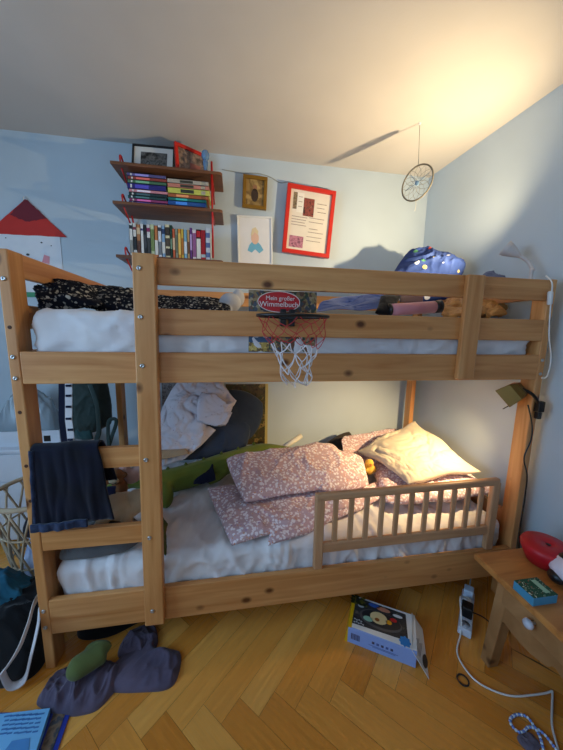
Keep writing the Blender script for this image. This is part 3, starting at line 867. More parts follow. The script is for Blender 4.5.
# ================================================================ LAMPS
WARM = (1.0, .79, .47)
LAMPW = plain('lamp_white', (206, 200, 196), .4)
def bulb_mat(name, c, s_):
    m, nt, b_ = nodes(name)
    b_.inputs['Emission Color'].default_value = c + (1,); b_.inputs['Emission Strength'].default_value = s_
    return m
def gooseneck():
    root = thing('gooseneck_lamp', 'white gooseneck lamp glowing upward at the right end of the upper bunk', 'lamp', (2.03, .16, 1.54))
    neckp = aY(519, 255.5, .14)
    base = V((2.040, .10, 1.545))
    path = smooth_line([base, base + V((.0, 0, .05)), aY(532.5, 270, .10), aY(528, 261.5, .12), neckp], 8)
    MB().tube(path, .0075, 12).build('neck', LAMPW, root)
    MB().box((2.022, .078, 1.50), (2.057, .125, 1.552)).build('clamp', LAMPW, root, smooth=False, bevel=.004)
    ax = V((-.62, .52, .58)).normalized()
    M = frame_M(neckp, ax.orthogonal(), ax.cross(ax.orthogonal()))
    # open cone shade: outside then back down the inside
    prof = [(.009, -.004), (.012, .006), (.020, .022), (.030, .052), (.034, .070), (.032, .070), (.028, .052), (.018, .024), (.006, .014)]
    MB().lathe(prof, 28, M).build('lamp_shade', LAMPW, root)
    MB().ball((0, 0, .036), .010, 12, 8).build('bulb', bulb_mat('bulb_glow', WARM, 30.0), root, M=M)
    l = bpy.data.lights.new('lamp_light', 'SPOT'); l.energy = 54; l.color = WARM; l.shadow_soft_size = .012; l.spot_size = math.radians(162); l.spot_blend = 1.0
    lo = bpy.data.objects.new('lamp_light', l); COL.objects.link(lo)
    finish(lo, M @ Matrix.Translation((0, 0, .063)) @ Matrix.Rotation(math.pi, 4, 'X'), root)
    # flex with inline switch hanging down the post
    cb = smooth_line([base + V((.008, -.06, .015)), aY(552, 283, -.012), aY(551, 300, -.012), aY(549, 335, -.012), aY(551, 358, -.012), aY(547, 376, -.006), aY(541, 378, .0)], 8)
    MB().tube([p for p in cb], .0028, 8).build('cable', WHITEP, root)
    s0, s1 = aY(550.5, 291, -.014), aY(549.5, 305, -.014)
    MB().tube([s0, s0 + (s1 - s0) * .1, s0 + (s1 - s0) * .9, s1], [.006, .0095, .0095, .006], 10).build('cable_switch', WHITEP, root)
gooseneck()
def clip_lamp():
    root = thing('clip_lamp', 'brass and black clip-on reading lamp shining onto the beige pillow', 'lamp', (2.02, -.005, .98))
    BRASS = plain('brass_shade', (128, 96, 44), .35, .7)
    DARKM = plain('dark_metal', (38, 34, 32), .4, .6)
    hd = aY(515, 392, .04)
    ax = V((-.40, .62, -.68)).normalized()     # where the light goes
    xx = ax.cross(V((0, 0, 1))).normalized(); yy = ax.cross(xx)
    M = Matrix(((xx.x, yy.x, ax.x, hd.x), (xx.y, yy.y, ax.y, hd.y), (xx.z, yy.z, ax.z, hd.z), (0, 0, 0, 1)))
    b_ = MB()
    # boxy open reflector
    def sq(s_, z): return [(-s_, -s_ * .8, z), (s_, -s_ * .8, z), (s_, s_ * .8, z), (-s_, s_ * .8, z)]
    rings = [sq(.032, -.034), sq(.048, -.012), sq(.056, .045), sq(.053, .045), sq(.045, -.009), sq(.028, -.030)]
    vs = [M @ V(p_) for r_ in rings for p_ in r_]
    fs = [(3, 2, 1, 0), (20, 21, 22, 23)]
    for i in range(5):
        for k in range(4):
            l_ = (k + 1) % 4
            fs.append((i * 4 + k, i * 4 + l_, i * 4 + 4 + l_, i * 4 + 4 + k))
    b_.add(vs, fs)
    b_.build('lamp_shade', BRASS, root, smooth=False, bevel=.003)
    MB().ball((0, 0, .012), .014, 14, 10).build('bulb', bulb_mat('spot_glow', WARM, 60.0), root, M=M)
    MB().box((-.05, .036, .046), (.05, .040, .072)).build('glare_flap', DARKM, root, smooth=False, M=M)
    l = bpy.data.lights.new('clip_light', 'SPOT'); l.energy = 62; l.color = (1.0, .72, .36); l.shadow_soft_size = .014; l.spot_size = math.radians(106); l.spot_blend = 1.0
    lo = bpy.data.objects.new('clip_light', l); COL.objects.link(lo)
    finish(lo, M @ Matrix.Translation((0, 0, .034)) @ Matrix.Rotation(math.pi, 4, 'X'), root)
    j0 = hd - ax * .028
    cl = V((2.05, -.014, 1.0))
    MB().tube(smooth_line([j0, (j0 + cl) / 2 + V((0, -.01, .012)), cl], 6), .007, 10).build('arm', DARKM, root)
    MB().box((2.036, -.026, .972), (2.067, .0, 1.02)).build('clamp', DARKM, root, smooth=False, bevel=.004)
    MB().box((2.042, -.024, .94), (2.060, -.002, .972)).build('clamp_grip', BLACK, root, smooth=False, bevel=.004)
    cb = smooth_line([aY(528, 405, -.012), aY(532, 425, -.012), aY(531, 440, -.012), aY(524, 458, -.012), aY(527, 475, -.012), aY(525, 497, -.012), aY(520, 530, -.015), aY(519, 560, -.02)], 8)
    MB().tube(cb, .003, 8).build('cable', BLACK, root)
clip_lamp()

# ---- dream catcher
dc = thing('dream_catcher', 'round dream catcher hanging from the ceiling on a cord', 'dream catcher', (1.79, .62, 2.2))
hook = aZ(420, 122, ceil_z(.58)); yd = hook.y
hookz = ceil_z(yd)
c0 = aY(417, 183, yd); Rr = abs(aY(417, 165.5, yd).z - aY(417, 200.5, yd).z) / 2
hx = V((.46, -.89, .0)).normalized(); hy = V((0, 0, 1))
HOOPM = plain('hoop_wrap', (120, 112, 96), .6)
MB().tube([c0 + hx * (math.cos(t) * Rr) + hy * (math.sin(t) * Rr) for t in [2 * math.pi * i / 48 for i in range(48)]], .0042, 8, closed=True).build('hoop', HOOPM, dc)
THR = plain('thread', (146, 142, 132), .7); THB = plain('thread_blue', (96, 128, 160), .7)
b = MB(); K = 12
for ringi, (r0, r1, o0) in enumerate(((1, .72, 0), (.72, .46, .5), (.46, .22, 1.0))):
    for i in range(K):
        def q_(r, a): return c0 + hx * (math.cos(a) * Rr * r) + hy * (math.sin(a) * Rr * r)
        a0 = 2 * math.pi * (i + o0) / K; d_ = math.pi / K
        b.tube([q_(r0, a0), q_(r1, a0 + d_)], .0009, 4); b.tube([q_(r0, a0), q_(r1, a0 - d_)], .0009, 4)
b.build('web', THR, dc)
MB().ball(c0, (.013, .005, .013), 12, 8).build('centre_bead', THB, dc)
b = MB(); 
for a in (.4, 2.2, 3.4): b.tube([c0, c0 + hx * (math.cos(a) * Rr * .8) + hy * (math.sin(a) * Rr * .8)], .0014, 5)
b.build('blue_thread', THB, dc)
b = MB(); b.tube([V((hook.x, yd, hookz - .001)), V((hook.x, yd, hookz - .02)), c0 + hy * Rr], .0016, 6)
b.build('cord', THR, dc)
MB().tube(smooth_line([c0 - hy * Rr, c0 - hy * (Rr + .03) + hx * .004, c0 - hy * (Rr + .055)], 5), .0012, 5).build('tail_thread', plain('tail_pale', (206, 200, 186), .7), dc)
MB().lathe([(.009, 0), (.007, -.004), (.003, -.012)], 12, Matrix.Translation((hook.x, yd, hookz))).build('ceiling_hook', WHITEP, dc)

# ================================================================ BACK WALL, UPPER
WY = YB
# ---- wall shelf
ws = thing('wall_shelf', 'three-tier walnut wall shelf with red metal brackets', 'shelf', (.36, WY, 1.7))
SZ = (2.199, 1.995, 1.707)
def shelf_board(z):
    y0, y1 = .825, WY - .002
    r = .02
    pts = [(.052, y1), (.052, y0)] + [(.658 - r + r * math.sin(a), y0 + r - r * math.cos(a)) for a in (0, .4, .8, 1.2, 1.57)] + [(.658, y1)]
    MB().prism(pts, z, z + .016).build('shelf_board', WALNUT, ws, smooth=False, bevel=.002)
for z in SZ: shelf_board(z)
for z in SZ:
    b = MB()
    b.tube(smooth_line([(.096, .87, z - .002), (.096, .852, z + .05), (.096, .872, z + .066), (.096, .90, z + .05), (.096, .985, z + .018), (.096, 1.045, z - .05)], 5), .0052, 8)
    b.tube([(.096, .87, z + .001), (.096, .96, z - .05), (.096, 1.045, z - .09)], .0045, 8)
    b.build('bracket', RED_METAL, ws)
b = MB(); b.tube([(.598, .835, 1.735), (.598, .835, 2.268)], .0058, 8)
for z in SZ: b.tube([(.598, .835, z - .003), (.598, 1.046, z - .003)], .004, 8)
b.tube([(.598, .835, 2.262), (.598, .86, 2.268), (.598, 1.046, 2.12)], .0045, 8)
b.build('bracket', RED_METAL, ws)

# ---- books
def book(name, lo, hi, color, label, group, spine=None, ax='z', title=None):
    lo, hi = V(lo), V(hi)
    col = plain('cover_%d_%d_%d' % color, color, .45) if not bpy.data.materials.get('cover_%d_%d_%d' % color) else bpy.data.materials['cover_%d_%d_%d' % color]
    root = thing(name, label, 'book', ((lo.x + hi.x) / 2, (lo.y + hi.y) / 2, lo.z), group)
    t = .0016
    c = MB()
    if ax == 'z':   # standing, spine to the front
        c.box((lo.x, lo.y, lo.z), (hi.x, lo.y + t, hi.z)).box((lo.x, lo.y, lo.z), (lo.x + t, hi.y, hi.z)).box((hi.x - t, lo.y, lo.z), (hi.x, hi.y, hi.z))
        pg = MB().box((lo.x + t, lo.y + t, lo.z + .002), (hi.x - t, hi.y - .003, hi.z - .003))
    else:           # lying, spine to the front
        c.box((lo.x, lo.y, lo.z), (hi.x, lo.y + t, hi.z)).box((lo.x, lo.y, lo.z), (hi.x, hi.y, lo.z + t)).box((lo.x, lo.y, hi.z - t), (hi.x, hi.y, hi.z))
        pg = MB().box((lo.x + .002, lo.y + t, lo.z + t), (hi.x - .003, hi.y - .003, hi.z - t))
    co = c.build('cover', col, root, smooth=False)
    pg.build('pages', CREAM, root, smooth=False)
    y = lo.y - .0006
    for k, (a0, a1, cc) in enumerate(spine or []):
        sm = bpy.data.materials.get('cover_%d_%d_%d' % cc) or plain('cover_%d_%d_%d' % cc, cc, .45)
        L = hi - lo
        if ax == 'z': q = MB().box((lo.x + .0012, y, lo.z + L.z * a0), (hi.x - .0012, lo.y, lo.z + L.z * a1))
        else:
            q = MB().box((lo.x + L.x * a0, y, lo.z + L.z * .2), (lo.x + L.x * a1, lo.y, hi.z - L.z * .2))
        q.build('spine_print', sm, co, smooth=False)
    return root
W_, K_ = (226, 224, 216), (24, 24, 28)
SB = SZ[2] + .0165
standing = [  # width, height, colour, spine bands, label
    (.018, .170, W_, [(.84, .95, K_), (.1, .5, (150, 148, 140))], 'white book with a black top band, first from the left on the lowest wall shelf'),
    (.019, .174, (214, 212, 204), [(.80, .88, (120, 40, 60)), (.2, .6, K_)], 'white book with a plum band, second from the left on the lowest wall shelf'),
    (.020, .168, (178, 118, 70), [(.7, .9, (220, 190, 150)), (.1, .5, (90, 50, 30))], 'orange-brown book, third from the left on the lowest wall shelf'),
    (.016, .172, (230, 228, 222), [(.8, .86, (60, 50, 110))], 'white book just left of the black one on the lowest wall shelf'),
    (.015, .168, K_, [(.3, .7, (70, 70, 74))], 'plain black book among the white ones on the lowest wall shelf'),
    (.019, .171, (222, 218, 214), [(.78, .9, (140, 40, 90)), (.1, .6, (60, 60, 60))], 'white book with a magenta band, right of the black one'),
    (.021, .173, (196, 204, 160), [(.2, .85, (120, 140, 80))], 'pale green book on the lowest wall shelf'),
    (.018, .168, (198, 120, 64), [(.1, .55, W_)], 'orange and white book right of the pale green one'),
    (.019, .172, (218, 220, 224), [(.82, .93, (60, 60, 70)), (.1, .5, (120, 124, 130))], 'white book left of the light blue one on the lowest wall shelf'),
    (.018, .170, (134, 168, 200), [(.15, .5, W_), (.75, .9, (40, 60, 100))], 'light blue book, tenth from the left on the lowest wall shelf'),
    (.026, .178, (218, 206, 166), [(.08, .3, (60, 50, 40)), (.36, .6, (80, 66, 50)), (.68, .92, (60, 50, 40))], 'thick cream book with dark lettering in the middle of the lowest wall shelf'),
    (.012, .176, (28, 66, 48), [(.3, .6, (120, 150, 120))], 'dark green book beside the thick cream one'),
    (.014, .158, (206, 96, 52), [(.3, .7, (230, 190, 150))], 'orange-red book right of the dark green one'),
    (.015, .160, (146, 150, 128), [(.2, .8, (110, 116, 96))], 'grey-green book left of the bright orange ones'),
    (.016, .160, (226, 148, 46), [(.15, .85, (240, 196, 96))], 'bright orange book, left of the yellow one on the lowest wall shelf'),
    (.014, .160, (222, 186, 70), [(.15, .7, (190, 120, 40))], 'yellow book right of the bright orange one'),
    (.018, .158, (126, 176, 198), [(.2, .6, (220, 230, 236))], 'turquoise blue book right of the yellow one'),
    (.014, .158, (192, 156, 108), [(.2, .6, (120, 80, 50))], 'tan book between the turquoise and purple ones'),
    (.013, .170, (104, 56, 128), [(.3, .8, (190, 160, 210))], 'purple book on the right part of the lowest wall shelf'),
    (.022, .160, (226, 214, 222), [(.1, .9, (150, 90, 140))], 'white book with purple lettering right of the purple one'),
    (.025, .164, (26, 22, 26), [(.05, .7, W_), (.75, .95, (190, 24, 34))], 'black book with big white lettering and a red top'),
    (.026, .162, (196, 26, 34), [(.1, .2, W_)], 'bright red book second from the right on the lowest wall shelf'),
    (.026, .176, (196, 206, 220), [(.1, .25, (90, 110, 160)), (.4, .55, (90, 110, 160)), (.7, .85, (90, 110, 160))], 'white and blue chequered book at the right end of the lowest wall shelf'),
]
tw = sum(s_[0] for s_ in standing)
x = .120; sc_ = (.582 - .120) / (tw + .0008 * len(standing))
for wd, hh, cc, sp, lab in standing:
    ww = wd * sc_
    book('book', (x, .862, SB), (x + ww, .862 + .12, SB + hh * 1.08), cc, lab, 'books standing on the lowest wall shelf', sp)
    x += ww + .0008 * sc_
ST = SZ[1] + .0165
left_stack = [
    (.016, (44, 40, 110), 'dark blue book at the bottom of the left stack on the middle shelf'),
    (.014, (150, 60, 110), 'magenta book second from the bottom of the left stack'),
    (.014, (40, 72, 74), 'dark teal book third from the bottom of the left stack'),
    (.016, (30, 52, 56), 'blackish teal book in the middle of the left stack'),
    (.015, (214, 140, 150), 'pink book in the middle of the left stack'),
    (.028, (42, 36, 118), 'thick indigo book in the upper half of the left stack'),
    (.017, (70, 110, 82), 'green book third from the top of the left stack'),
    (.016, (150, 62, 54), 'brick red book second from the top of the left stack'),
    (.016, (96, 90, 140), 'lavender book on top of the left stack'),
]
z = ST; k = .168 / sum(h_ + .0006 for h_, _, _ in left_stack)
for i, (h_, cc, lab) in enumerate(left_stack):
    d_ = [0, .004, -.003, .002, .005, -.004, 0, .003, -.002][i]
    book('book', (.128 + d_, .86, z), (.338 + d_, .99, z + h_ * k), cc, lab, 'books lying in the left stack on the middle shelf', [(.08, .12, W_), (.2, .55, tuple(min(255, int(c_ * 1.5 + 30)) for c_ in cc))], 'x')
    z += (h_ + .0006) * k
right_stack = [
    (.013, (150, 40, 120), 'magenta book at the bottom of the right stack on the middle shelf'),
    (.024, (28, 82, 150), 'blue book second from the bottom of the right stack'),
    (.016, (22, 116, 108), 'teal book third from the bottom of the right stack'),
    (.020, (170, 92, 52), 'rust-brown book in the middle of the right stack'),
    (.030, (206, 206, 92), 'thick yellow-green book in the upper half of the right stack'),
    (.022, (206, 130, 110), 'salmon book second from the top of the right stack'),
    (.022, (186, 176, 160), 'grey-beige book on top of the right stack'),
]
z = ST; k = .158 / sum(h_ + .0006 for h_, _, _ in right_stack)
for i, (h_, cc, lab) in enumerate(right_stack):
    d_ = [0, -.006, -.004, .008, .016, .014, .010][i]
    x0_ = .344 if i < 4 else .342
    book('book', (x0_ + max(0, d_) * .2, .86, z), (.566 + d_, .99, z + h_ * k), cc, lab, 'books lying in the right stack on the middle shelf', [(.3, .62, (60, 60, 50)), (.8, .9, (220, 200, 160))] if i >= 4 else [(.2, .5, tuple(min(255, int(c_ * 1.4 + 40)) for c_ in cc))], 'x')
    z += (h_ + .0006) * k

# ---- frames
def frame(name, label, corners, depth, edge, fmat, mat_in, cat='picture'):
    """picture frame over four corners (TL, TR, BR, BL) ; returns root and inner basis"""
    tl, tr, br, bl = [V(c) for c in corners]
    o_ = bl; xv = br - bl; yv = tl - bl
    M = frame_M(o_, xv, yv); Wd, Hd = xv.length, yv.length
    root = thing(name, label, cat, o_)
    f = MB()
    f.box((0, 0, 0), (Wd, edge, depth), M).box((0, Hd - edge, 0), (Wd, Hd, depth), M).box((0, edge, 0), (edge, Hd - edge, depth), M).box((Wd - edge, edge, 0), (Wd, Hd - edge, depth), M)
    f.build('frame', fmat, root, smooth=False, bevel=.002)
    MB().box((edge, edge, 0), (Wd - edge, Hd - edge, depth * .45), M).build('backing', mat_in, root, smooth=False)
    def sub(nm, x0_, y0_, x1_, y1_, mt, lift=.0008, par=root):
        zt_ = depth * .45
        return MB().box((x0_ * Wd, y0_ * Hd, zt_), (x1_ * Wd, y1_ * Hd, zt_ + lift), M).build(nm, mt, par, smooth=False)
    def poly(nm, pts, mt, lift=.0008):
        return MB().prism([(p_[0] * Wd, p_[1] * Hd) for p_ in pts], depth * .45, depth * .45 + lift, M).build(nm, mt, root, smooth=False)
    return root, sub, poly, M, Wd, Hd
def ell(cx, cy, rx, ry, n=24): return [(cx + rx * math.cos(2 * math.pi * i / n), cy + ry * math.sin(2 * math.pi * i / n)) for i in range(n)]
REDF = plain('frame_red', (206, 34, 20), .4)
dz = V((0, -.001, 0))
_, sub, poly, M, Wd, Hd = frame('wall_picture', 'large red box frame with a paper collage on the back wall', [aY(285.5, 184, WY - .03), aY(333.5, 191, WY - .03), aY(328, 259, WY - .03), aY(281.5, 252.5, WY - .03)], .028, .026, REDF, plain('collage_cream', (232, 222, 206), .8))
sub('photo', .14, .66, .28, .90, pic_mat('photo_a', [(.35, (90, 76, 60)), (.55, (150, 130, 100)), (.7, (60, 50, 44))], 60))
sub('paper', .22, .62, .36, .90, plain('note_white', (240, 234, 222), .8), .0014)
sub('photo', .36, .58, .58, .84, pic_mat('photo_b', [(.35, (50, 30, 26)), (.5, (150, 70, 60)), (.62, (90, 50, 44)), (.7, (180, 120, 100))], 40), .0014)
sub('photo', .13, .10, .42, .27, pic_mat('photo_c', [(.35, (150, 90, 110)), (.5, (196, 130, 150)), (.65, (120, 70, 90))], 50), .0014)
INK = plain('pencil_ink', (150, 130, 120), .8)
for i, (x0_, y_, x1_) in enumerate(((.14, .55, .46), (.14, .51, .44), (.14, .47, .42), (.14, .43, .45), (.50, .56, .82), (.50, .50, .80), (.52, .40, .70), (.50, .35, .82), (.48, .28, .8), (.48, .22, .78), (.64, .78, .84), (.64, .72, .8), (.66, .66, .84), (.25, .84, .33), (.25, .77, .33), (.25, .70, .33))):
    sub('text_line', x0_, y_, x1_, y_ + .007, INK, .0018)
GOLDF = plain('frame_gold', (150, 112, 40), .35, .6)
_, sub, poly, M, Wd, Hd = frame('wall_picture', 'small gold frame with a dark old portrait on the back wall', [aY(244, 175, WY - .02), aY(267.5, 179, WY - .02), aY(266, 211, WY - .02), aY(242, 208, WY - .02)], .018, .022, GOLDF, pic_mat('old_print', [(.35, (150, 120, 66)), (.5, (110, 84, 42)), (.62, (176, 146, 88))], 16))
poly('figure', ell(.5, .42, .15, .2), plain('figure_dark', (56, 38, 24), .6)); poly('figure_head', ell(.5, .66, .09, .08), plain('figure_skin', (150, 104, 70), .6))
_, sub, poly, M, Wd, Hd = frame('wall_drawing', 'white-framed pastel drawing on the back wall under the gold frame', [aY(237.5, 215.5, WY - .016), aY(273, 218, WY - .016), aY(272.5, 266, WY - .016), aY(238, 265, WY - .016)], .014, .012, WHITEP, plain('drawing_paper', (228, 226, 226), .7))
poly('blue_dress', [(.28, .30), (.40, .26), (.5, .33), (.62, .25), (.74, .32), (.66, .42), (.56, .5), (.44, .5), (.34, .42)], plain('pastel_blue', (112, 178, 206), .7))
poly('peach_figure', ell(.5, .56, .11, .13), plain('pastel_peach', (226, 184, 160), .7), .001)
poly('hair', [(.38, .6), (.42, .74), (.52, .78), (.6, .7), (.58, .62), (.5, .68), (.44, .62)], plain('pastel_straw', (226, 206, 166), .7), .0014)
# black frame leaning on the top shelf
z0_ = SZ[0] + .0165
_, sub, poly, M, Wd, Hd = frame('framed_photograph', 'black-framed photograph with a white mount leaning on the top shelf', [(.138, .955, z0_ + .156), (.378, .945, z0_ + .150), (.378, .905, z0_), (.138, .915, z0_)], .014, .010, BLACK, plain('mount_white', (222, 218, 210), .8))
sub('photo', .2, .22, .82, .74, pic_mat('bw_photo', [(.35, (24, 24, 24)), (.5, (110, 108, 104)), (.6, (40, 40, 40)), (.7, (170, 168, 160))], 26))
_, sub, poly, M, Wd, Hd = frame('framed_photograph', 'red-framed photograph set at an angle on the top shelf', [(.388, .905, z0_ + .166), (.556, 1.012, z0_ + .166), (.556, .99, z0_), (.388, .885, z0_)], .018, .018, REDF, pic_mat('family_photo', [(.35, (70, 64, 60)), (.5, (150, 126, 112)), (.6, (96, 80, 72)), (.72, (196, 170, 150))], 22))
sub('photo_figure', .45, .12, .8, .5, plain('figure_shirt', (150, 90, 80), .6))
# small blue ornament
BLT = plain('blue_clear', (128, 176, 222), .15, trans=.5)
fg = thing('ornament', 'small pale blue figurine at the right end of the top shelf', 'ornament', (.560, .885, z0_))
MB().lathe([(.016, 0), (.018, .008), (.010, .03), (.014, .055), (.016, .072), (.010, .086)], 18, Matrix.Translation((.560, .885, z0_))).build('body', BLT, fg)
MB().ball((.560, .885, z0_ + .108), (.024, .022, .030)).build('head', BLT, fg)
# ---- string across the wall with clips
b = MB()
pts = [aY(222, 170, WY - .004), aY(233, 172, WY - .004), aY(244, 173.5, WY - .004), aY(258, 174, WY - .004), aY(270, 177.5, WY - .004), aY(280, 183, WY - .004), aY(290, 182.5, WY - .004), aY(303, 187.5, WY - .004), aY(316, 187, WY - .004), aY(333, 191.5, WY - .004)]
pts = [p_ + V((0, 0, .003)) for p_ in pts]
b.tube(smooth_line(pts, 5), .0022, 6)
tag(b.build('string', plain('string_pale', (160, 160, 152), .7)), 'thin pale string running along the wall above the pictures', 'string')
# ---- paper house
hs = thing('paper_house', 'white paper house with a red roof stuck on the back wall', 'paper house', (-.52, WY, 1.48))
y0_ = WY - .004
FX = frame_M((0, WY - .001, 0), (1, 0, 0), (0, 0, 1))
MB().prism([(-.70, 1.49), (-.342, 1.49), (-.342, 1.862), (-.70, 1.862)], 0, .003, FX).build('house_wall', plain('house_paper', (222, 226, 232), .8), hs, smooth=False)
def rough_edge(pts, k, amp, sd):
    out = []; r = random.Random(sd)
    for i in range(len(pts)):
        a = V((pts[i][0], pts[i][1], 0)); c_ = V((pts[(i + 1) % len(pts)][0], pts[(i + 1) % len(pts)][1], 0))
        for j in range(k):
            p_ = a + (c_ - a) * (j / k)
            out.append((p_.x + r.uniform(-amp, amp), p_.y + r.uniform(-amp, amp)))
    return out
MB().prism(rough_edge([(-.74, 1.850), (-.30, 1.856), (-.51, 2.058)], 12, .0015, 1), .003, .006, FX).build('roof', plain('roof_red', (196, 44, 36), .75), hs, smooth=False)
MB().prism(rough_edge([(-.60, 1.965), (-.57, 1.95), (-.51, 1.93), (-.45, 1.945), (-.405, 1.957), (-.51, 2.062)], 8, .003, 2), .006, .0075, FX).build('roof_top', plain('roof_maroon', (112, 22, 40), .75), hs, smooth=False)
MB().prism([(-.70, 1.485), (-.342, 1.485), (-.342, 1.515), (-.70, 1.515)], .003, .0045, FX).build('grass_strip', plain('paper_green', (74, 150, 110), .8), hs, smooth=False)
for (px, py, r_) in ((-.448, 1.815, .006), (-.395, 1.800, .004), (-.53, 1.74, .010), (-.64, 1.83, .004)):
    MB().prism(ell(px, py, r_, r_ * .7, 12), .003, .0042, FX).build('ink_dot', BLACK, hs, smooth=False)
MB().prism([(-.455, 1.70), (-.415, 1.69), (-.41, 1.735), (-.44, 1.745)], .003, .0042, FX).build('pink_sketch', plain('sketch_pink', (226, 150, 160), .8), hs, smooth=False)
MB().tube(smooth_line([(-.52, WY - .009, 2.05), (-.516, WY - .012, 2.068), (-.508, WY - .012, 2.068), (-.505, WY - .009, 2.052)], 5), .002, 6).build('paper_clip', STEEL, hs)

# ================================================================ BEHIND THE LEFT END OF THE BED
LACQ = plain('white_lacquer', (214, 218, 226), .45)
dr = thing('dresser', 'low white dresser by the back wall beyond the left end of the bed', 'dresser', (-.60, .88, 0))
MB().box((-.98, .735, .04), (-.215, YB - .018, .588)).build('body', LACQ, dr, smooth=False, bevel=.004)
MB().box((-.99, .720, .588), (-.205, YB - .018, .608)).build('top', LACQ, dr, smooth=False, bevel=.004)
for z0, z1 in ((.06, .23), (.24, .41), (.42, .58)):
    d_ = MB().box((-.97, .722, z0), (-.225, .736, z1)).build('drawer', LACQ, dr, smooth=False, bevel=.003)
    for xx in (-.78, -.42):
        MB().lathe([(.008, 0), (.006, .012), (.014, .020), (.012, .028), (.004, .030)], 14, frame_M((xx, .722, (z0 + z1) / 2), (1, 0, 0), (0, 0, 1))).build('knob', STEEL, d_)
tr = thing('storage_tray', 'white open tray with a small black label on the white dresser', 'tray', (-.55, .87, .609))
b = MB()
for lo, hi in (((-.74, .77, .609), (-.30, .98, .615)), ((-.74, .77, .615), (-.30, .776, .70)), ((-.74, .974, .615), (-.30, .98, .70)), ((-.74, .776, .615), (-.734, .974, .70)), ((-.306, .776, .615), (-.30, .974, .70))): b.box(lo, hi)
b.build('tray_body', LACQ, tr, smooth=False)
MB().box((-.385, .7685, .635), (-.35, .7705, .67)).build('label_tab', BLACK, tr, smooth=False)
CLEAR = plain('milky_film', (190, 206, 216), .25, trans=.55)
b = MB(); b.heap([(-.70, .80), (-.52, .79), (-.36, .80), (-.33, .9), (-.42, .96), (-.66, .96)], .33, .62, wr=.05, sc=11, seed=101, pw=1.6, q=.7)
tag(b.build('plastic_bag', CLEAR), 'milky clear plastic bag standing in the white tray', 'plastic bag')
# ---- backpack
BPG = fabric('dark_green_nylon', (44, 60, 58), (36, 50, 48), rough=.7)
BPT = fabric('teal_nylon', (46, 82, 84), (38, 68, 70), rough=.7)
bp = thing('backpack', 'dark green backpack hanging in front of the white dresser', 'backpack', (-.15, .80, .62))
b = MB()
b.cushion(aY(77, 440, .70), aY(113, 424, .70), aY(106, 376, .74), aY(68, 376, .74), .075, .05, n=34, wr=.012, sc=7, seed=111, pw=4, q=.4, pinch=0)
b.build('body', BPG, bp)
b = MB(); b.cushion(aY(75, 440, .655), aY(95, 440, .645), aY(88, 412, .66), aY(72, 414, .67), .03, n=22, wr=.008, sc=9, seed=113, pinch=0)
b.build('front_pocket', BPT, bp)
def strap(pts, wd, mat, name, par, up0=None):
    L_ = smooth_line(pts, 7); m_ = MB()
    m_.tube(L_, wd / 2, 8, flat=.22, up0=up0)
    return m_.build(name, mat, par)
strap([aY(90, 384, .625), aY(97, 405, .615), aY(99, 430, .62), aY(97, 440, .62), aY(100, 448, .62)], .026, BPG, 'strap', bp, (0, 1, 0))
strap([aY(109, 446, .63), aY(112, 436, .62), aY(116, 424, .62), aY(115, 419, .62), aY(109, 421, .62), aY(108, 432, .62), aY(109, 446, .615)], .020, BPG, 'strap', bp, (0, 1, 0))
MB().tube(smooth_line([aY(82, 372, .70), aY(87, 362, .70), aY(94, 362, .70), aY(97, 372, .70)], 6), .006, 8).build('grab_handle', BPG, bp)
# ---- striped lanyard strap
ls = thing('lanyard', 'navy and white printed strap hanging left of the green backpack', 'strap', (-.05, .36, .8))
def ribbon(u0, u1, name, mat, y, par):
    m_ = MB(); P0 = [aY(u0 + (3 if v_ > 420 else 0), v_, y) for v_ in (352, 395, 420, 445)]; P1 = [aY(u1 + (3 if v_ > 420 else 0), v_, y) for v_ in (352, 395, 420, 445)]
    n_ = len(P0); vs = P0 + P1 + [p_ + V((0, .004, 0)) for p_ in P0] + [p_ + V((0, .004, 0)) for p_ in P1]
    fs = []
    for i in range(n_ - 1): fs += [(i, n_ + i, n_ + i + 1, i + 1), (2 * n_ + i, 2 * n_ + i + 1, 3 * n_ + i + 1, 3 * n_ + i)]
    m_.add(vs, fs); return m_.build(name, mat, par, smooth=False)
ribbon(65, 72, 'white_strap', WHITE_SHEET, .36, ls); ribbon(58.5, 65, 'navy_strap', NAVY, .365, ls)
for i, v_ in enumerate((386, 396, 407, 419, 430, 440)):
    p_ = aY(68.5 + (2 if v_ > 420 else 0), v_, .356)
    MB().box(p_ - V((.012, .001, .004)), p_ + V((.010, .003, .006))).build('print_mark', NAVY, ls, smooth=False)
# ---- wicker basket
WICK = fabric('pale_wicker', (204, 186, 160), (170, 148, 120), weave=120)
wb_ = thing('wicker_basket', 'loosely woven pale wicker basket beside the left bed post', 'basket', (-.235, .46, 0))
bc = V((-.235, .46, 0))
def bpt(a, t):
    r_ = .105 + .085 * t ** .8
    return bc + V((math.cos(a) * r_, math.sin(a) * r_, .006 + .50 * t))
b = MB()
for i in range(15):
    a = 2 * math.pi * i / 15
    for s_ in (1, -1):
        b.tube([bpt(a + s_ * t_ / 8 * .9, t_ / 8) for t_ in range(9)], .0052, 6)
for t_ in (0.02, .33, .66): b.tube([bpt(2 * math.pi * k_ / 36, t_) for k_ in range(36)], .005, 6, closed=True)
b.build('weave', WICK, wb_)
MB().tube([bpt(2 * math.pi * k_ / 36, 1) for k_ in range(36)], .011, 8, closed=True).build('rim', WICK, wb_)
MB().tube(smooth_line([bpt(1.9, 1), bpt(1.9, 1) + V((.01, .0, .07)), bpt(1.4, 1) + V((.02, 0, .10)), bpt(.6, 1) + V((0, 0, .07)), bpt(.6, 1)], 6), .008, 8).build('handle', WICK, wb_)
MB().lathe([(.10, .004), (.10, .012)], 24, Matrix.Translation(bc)).build('base', WICK, wb_)
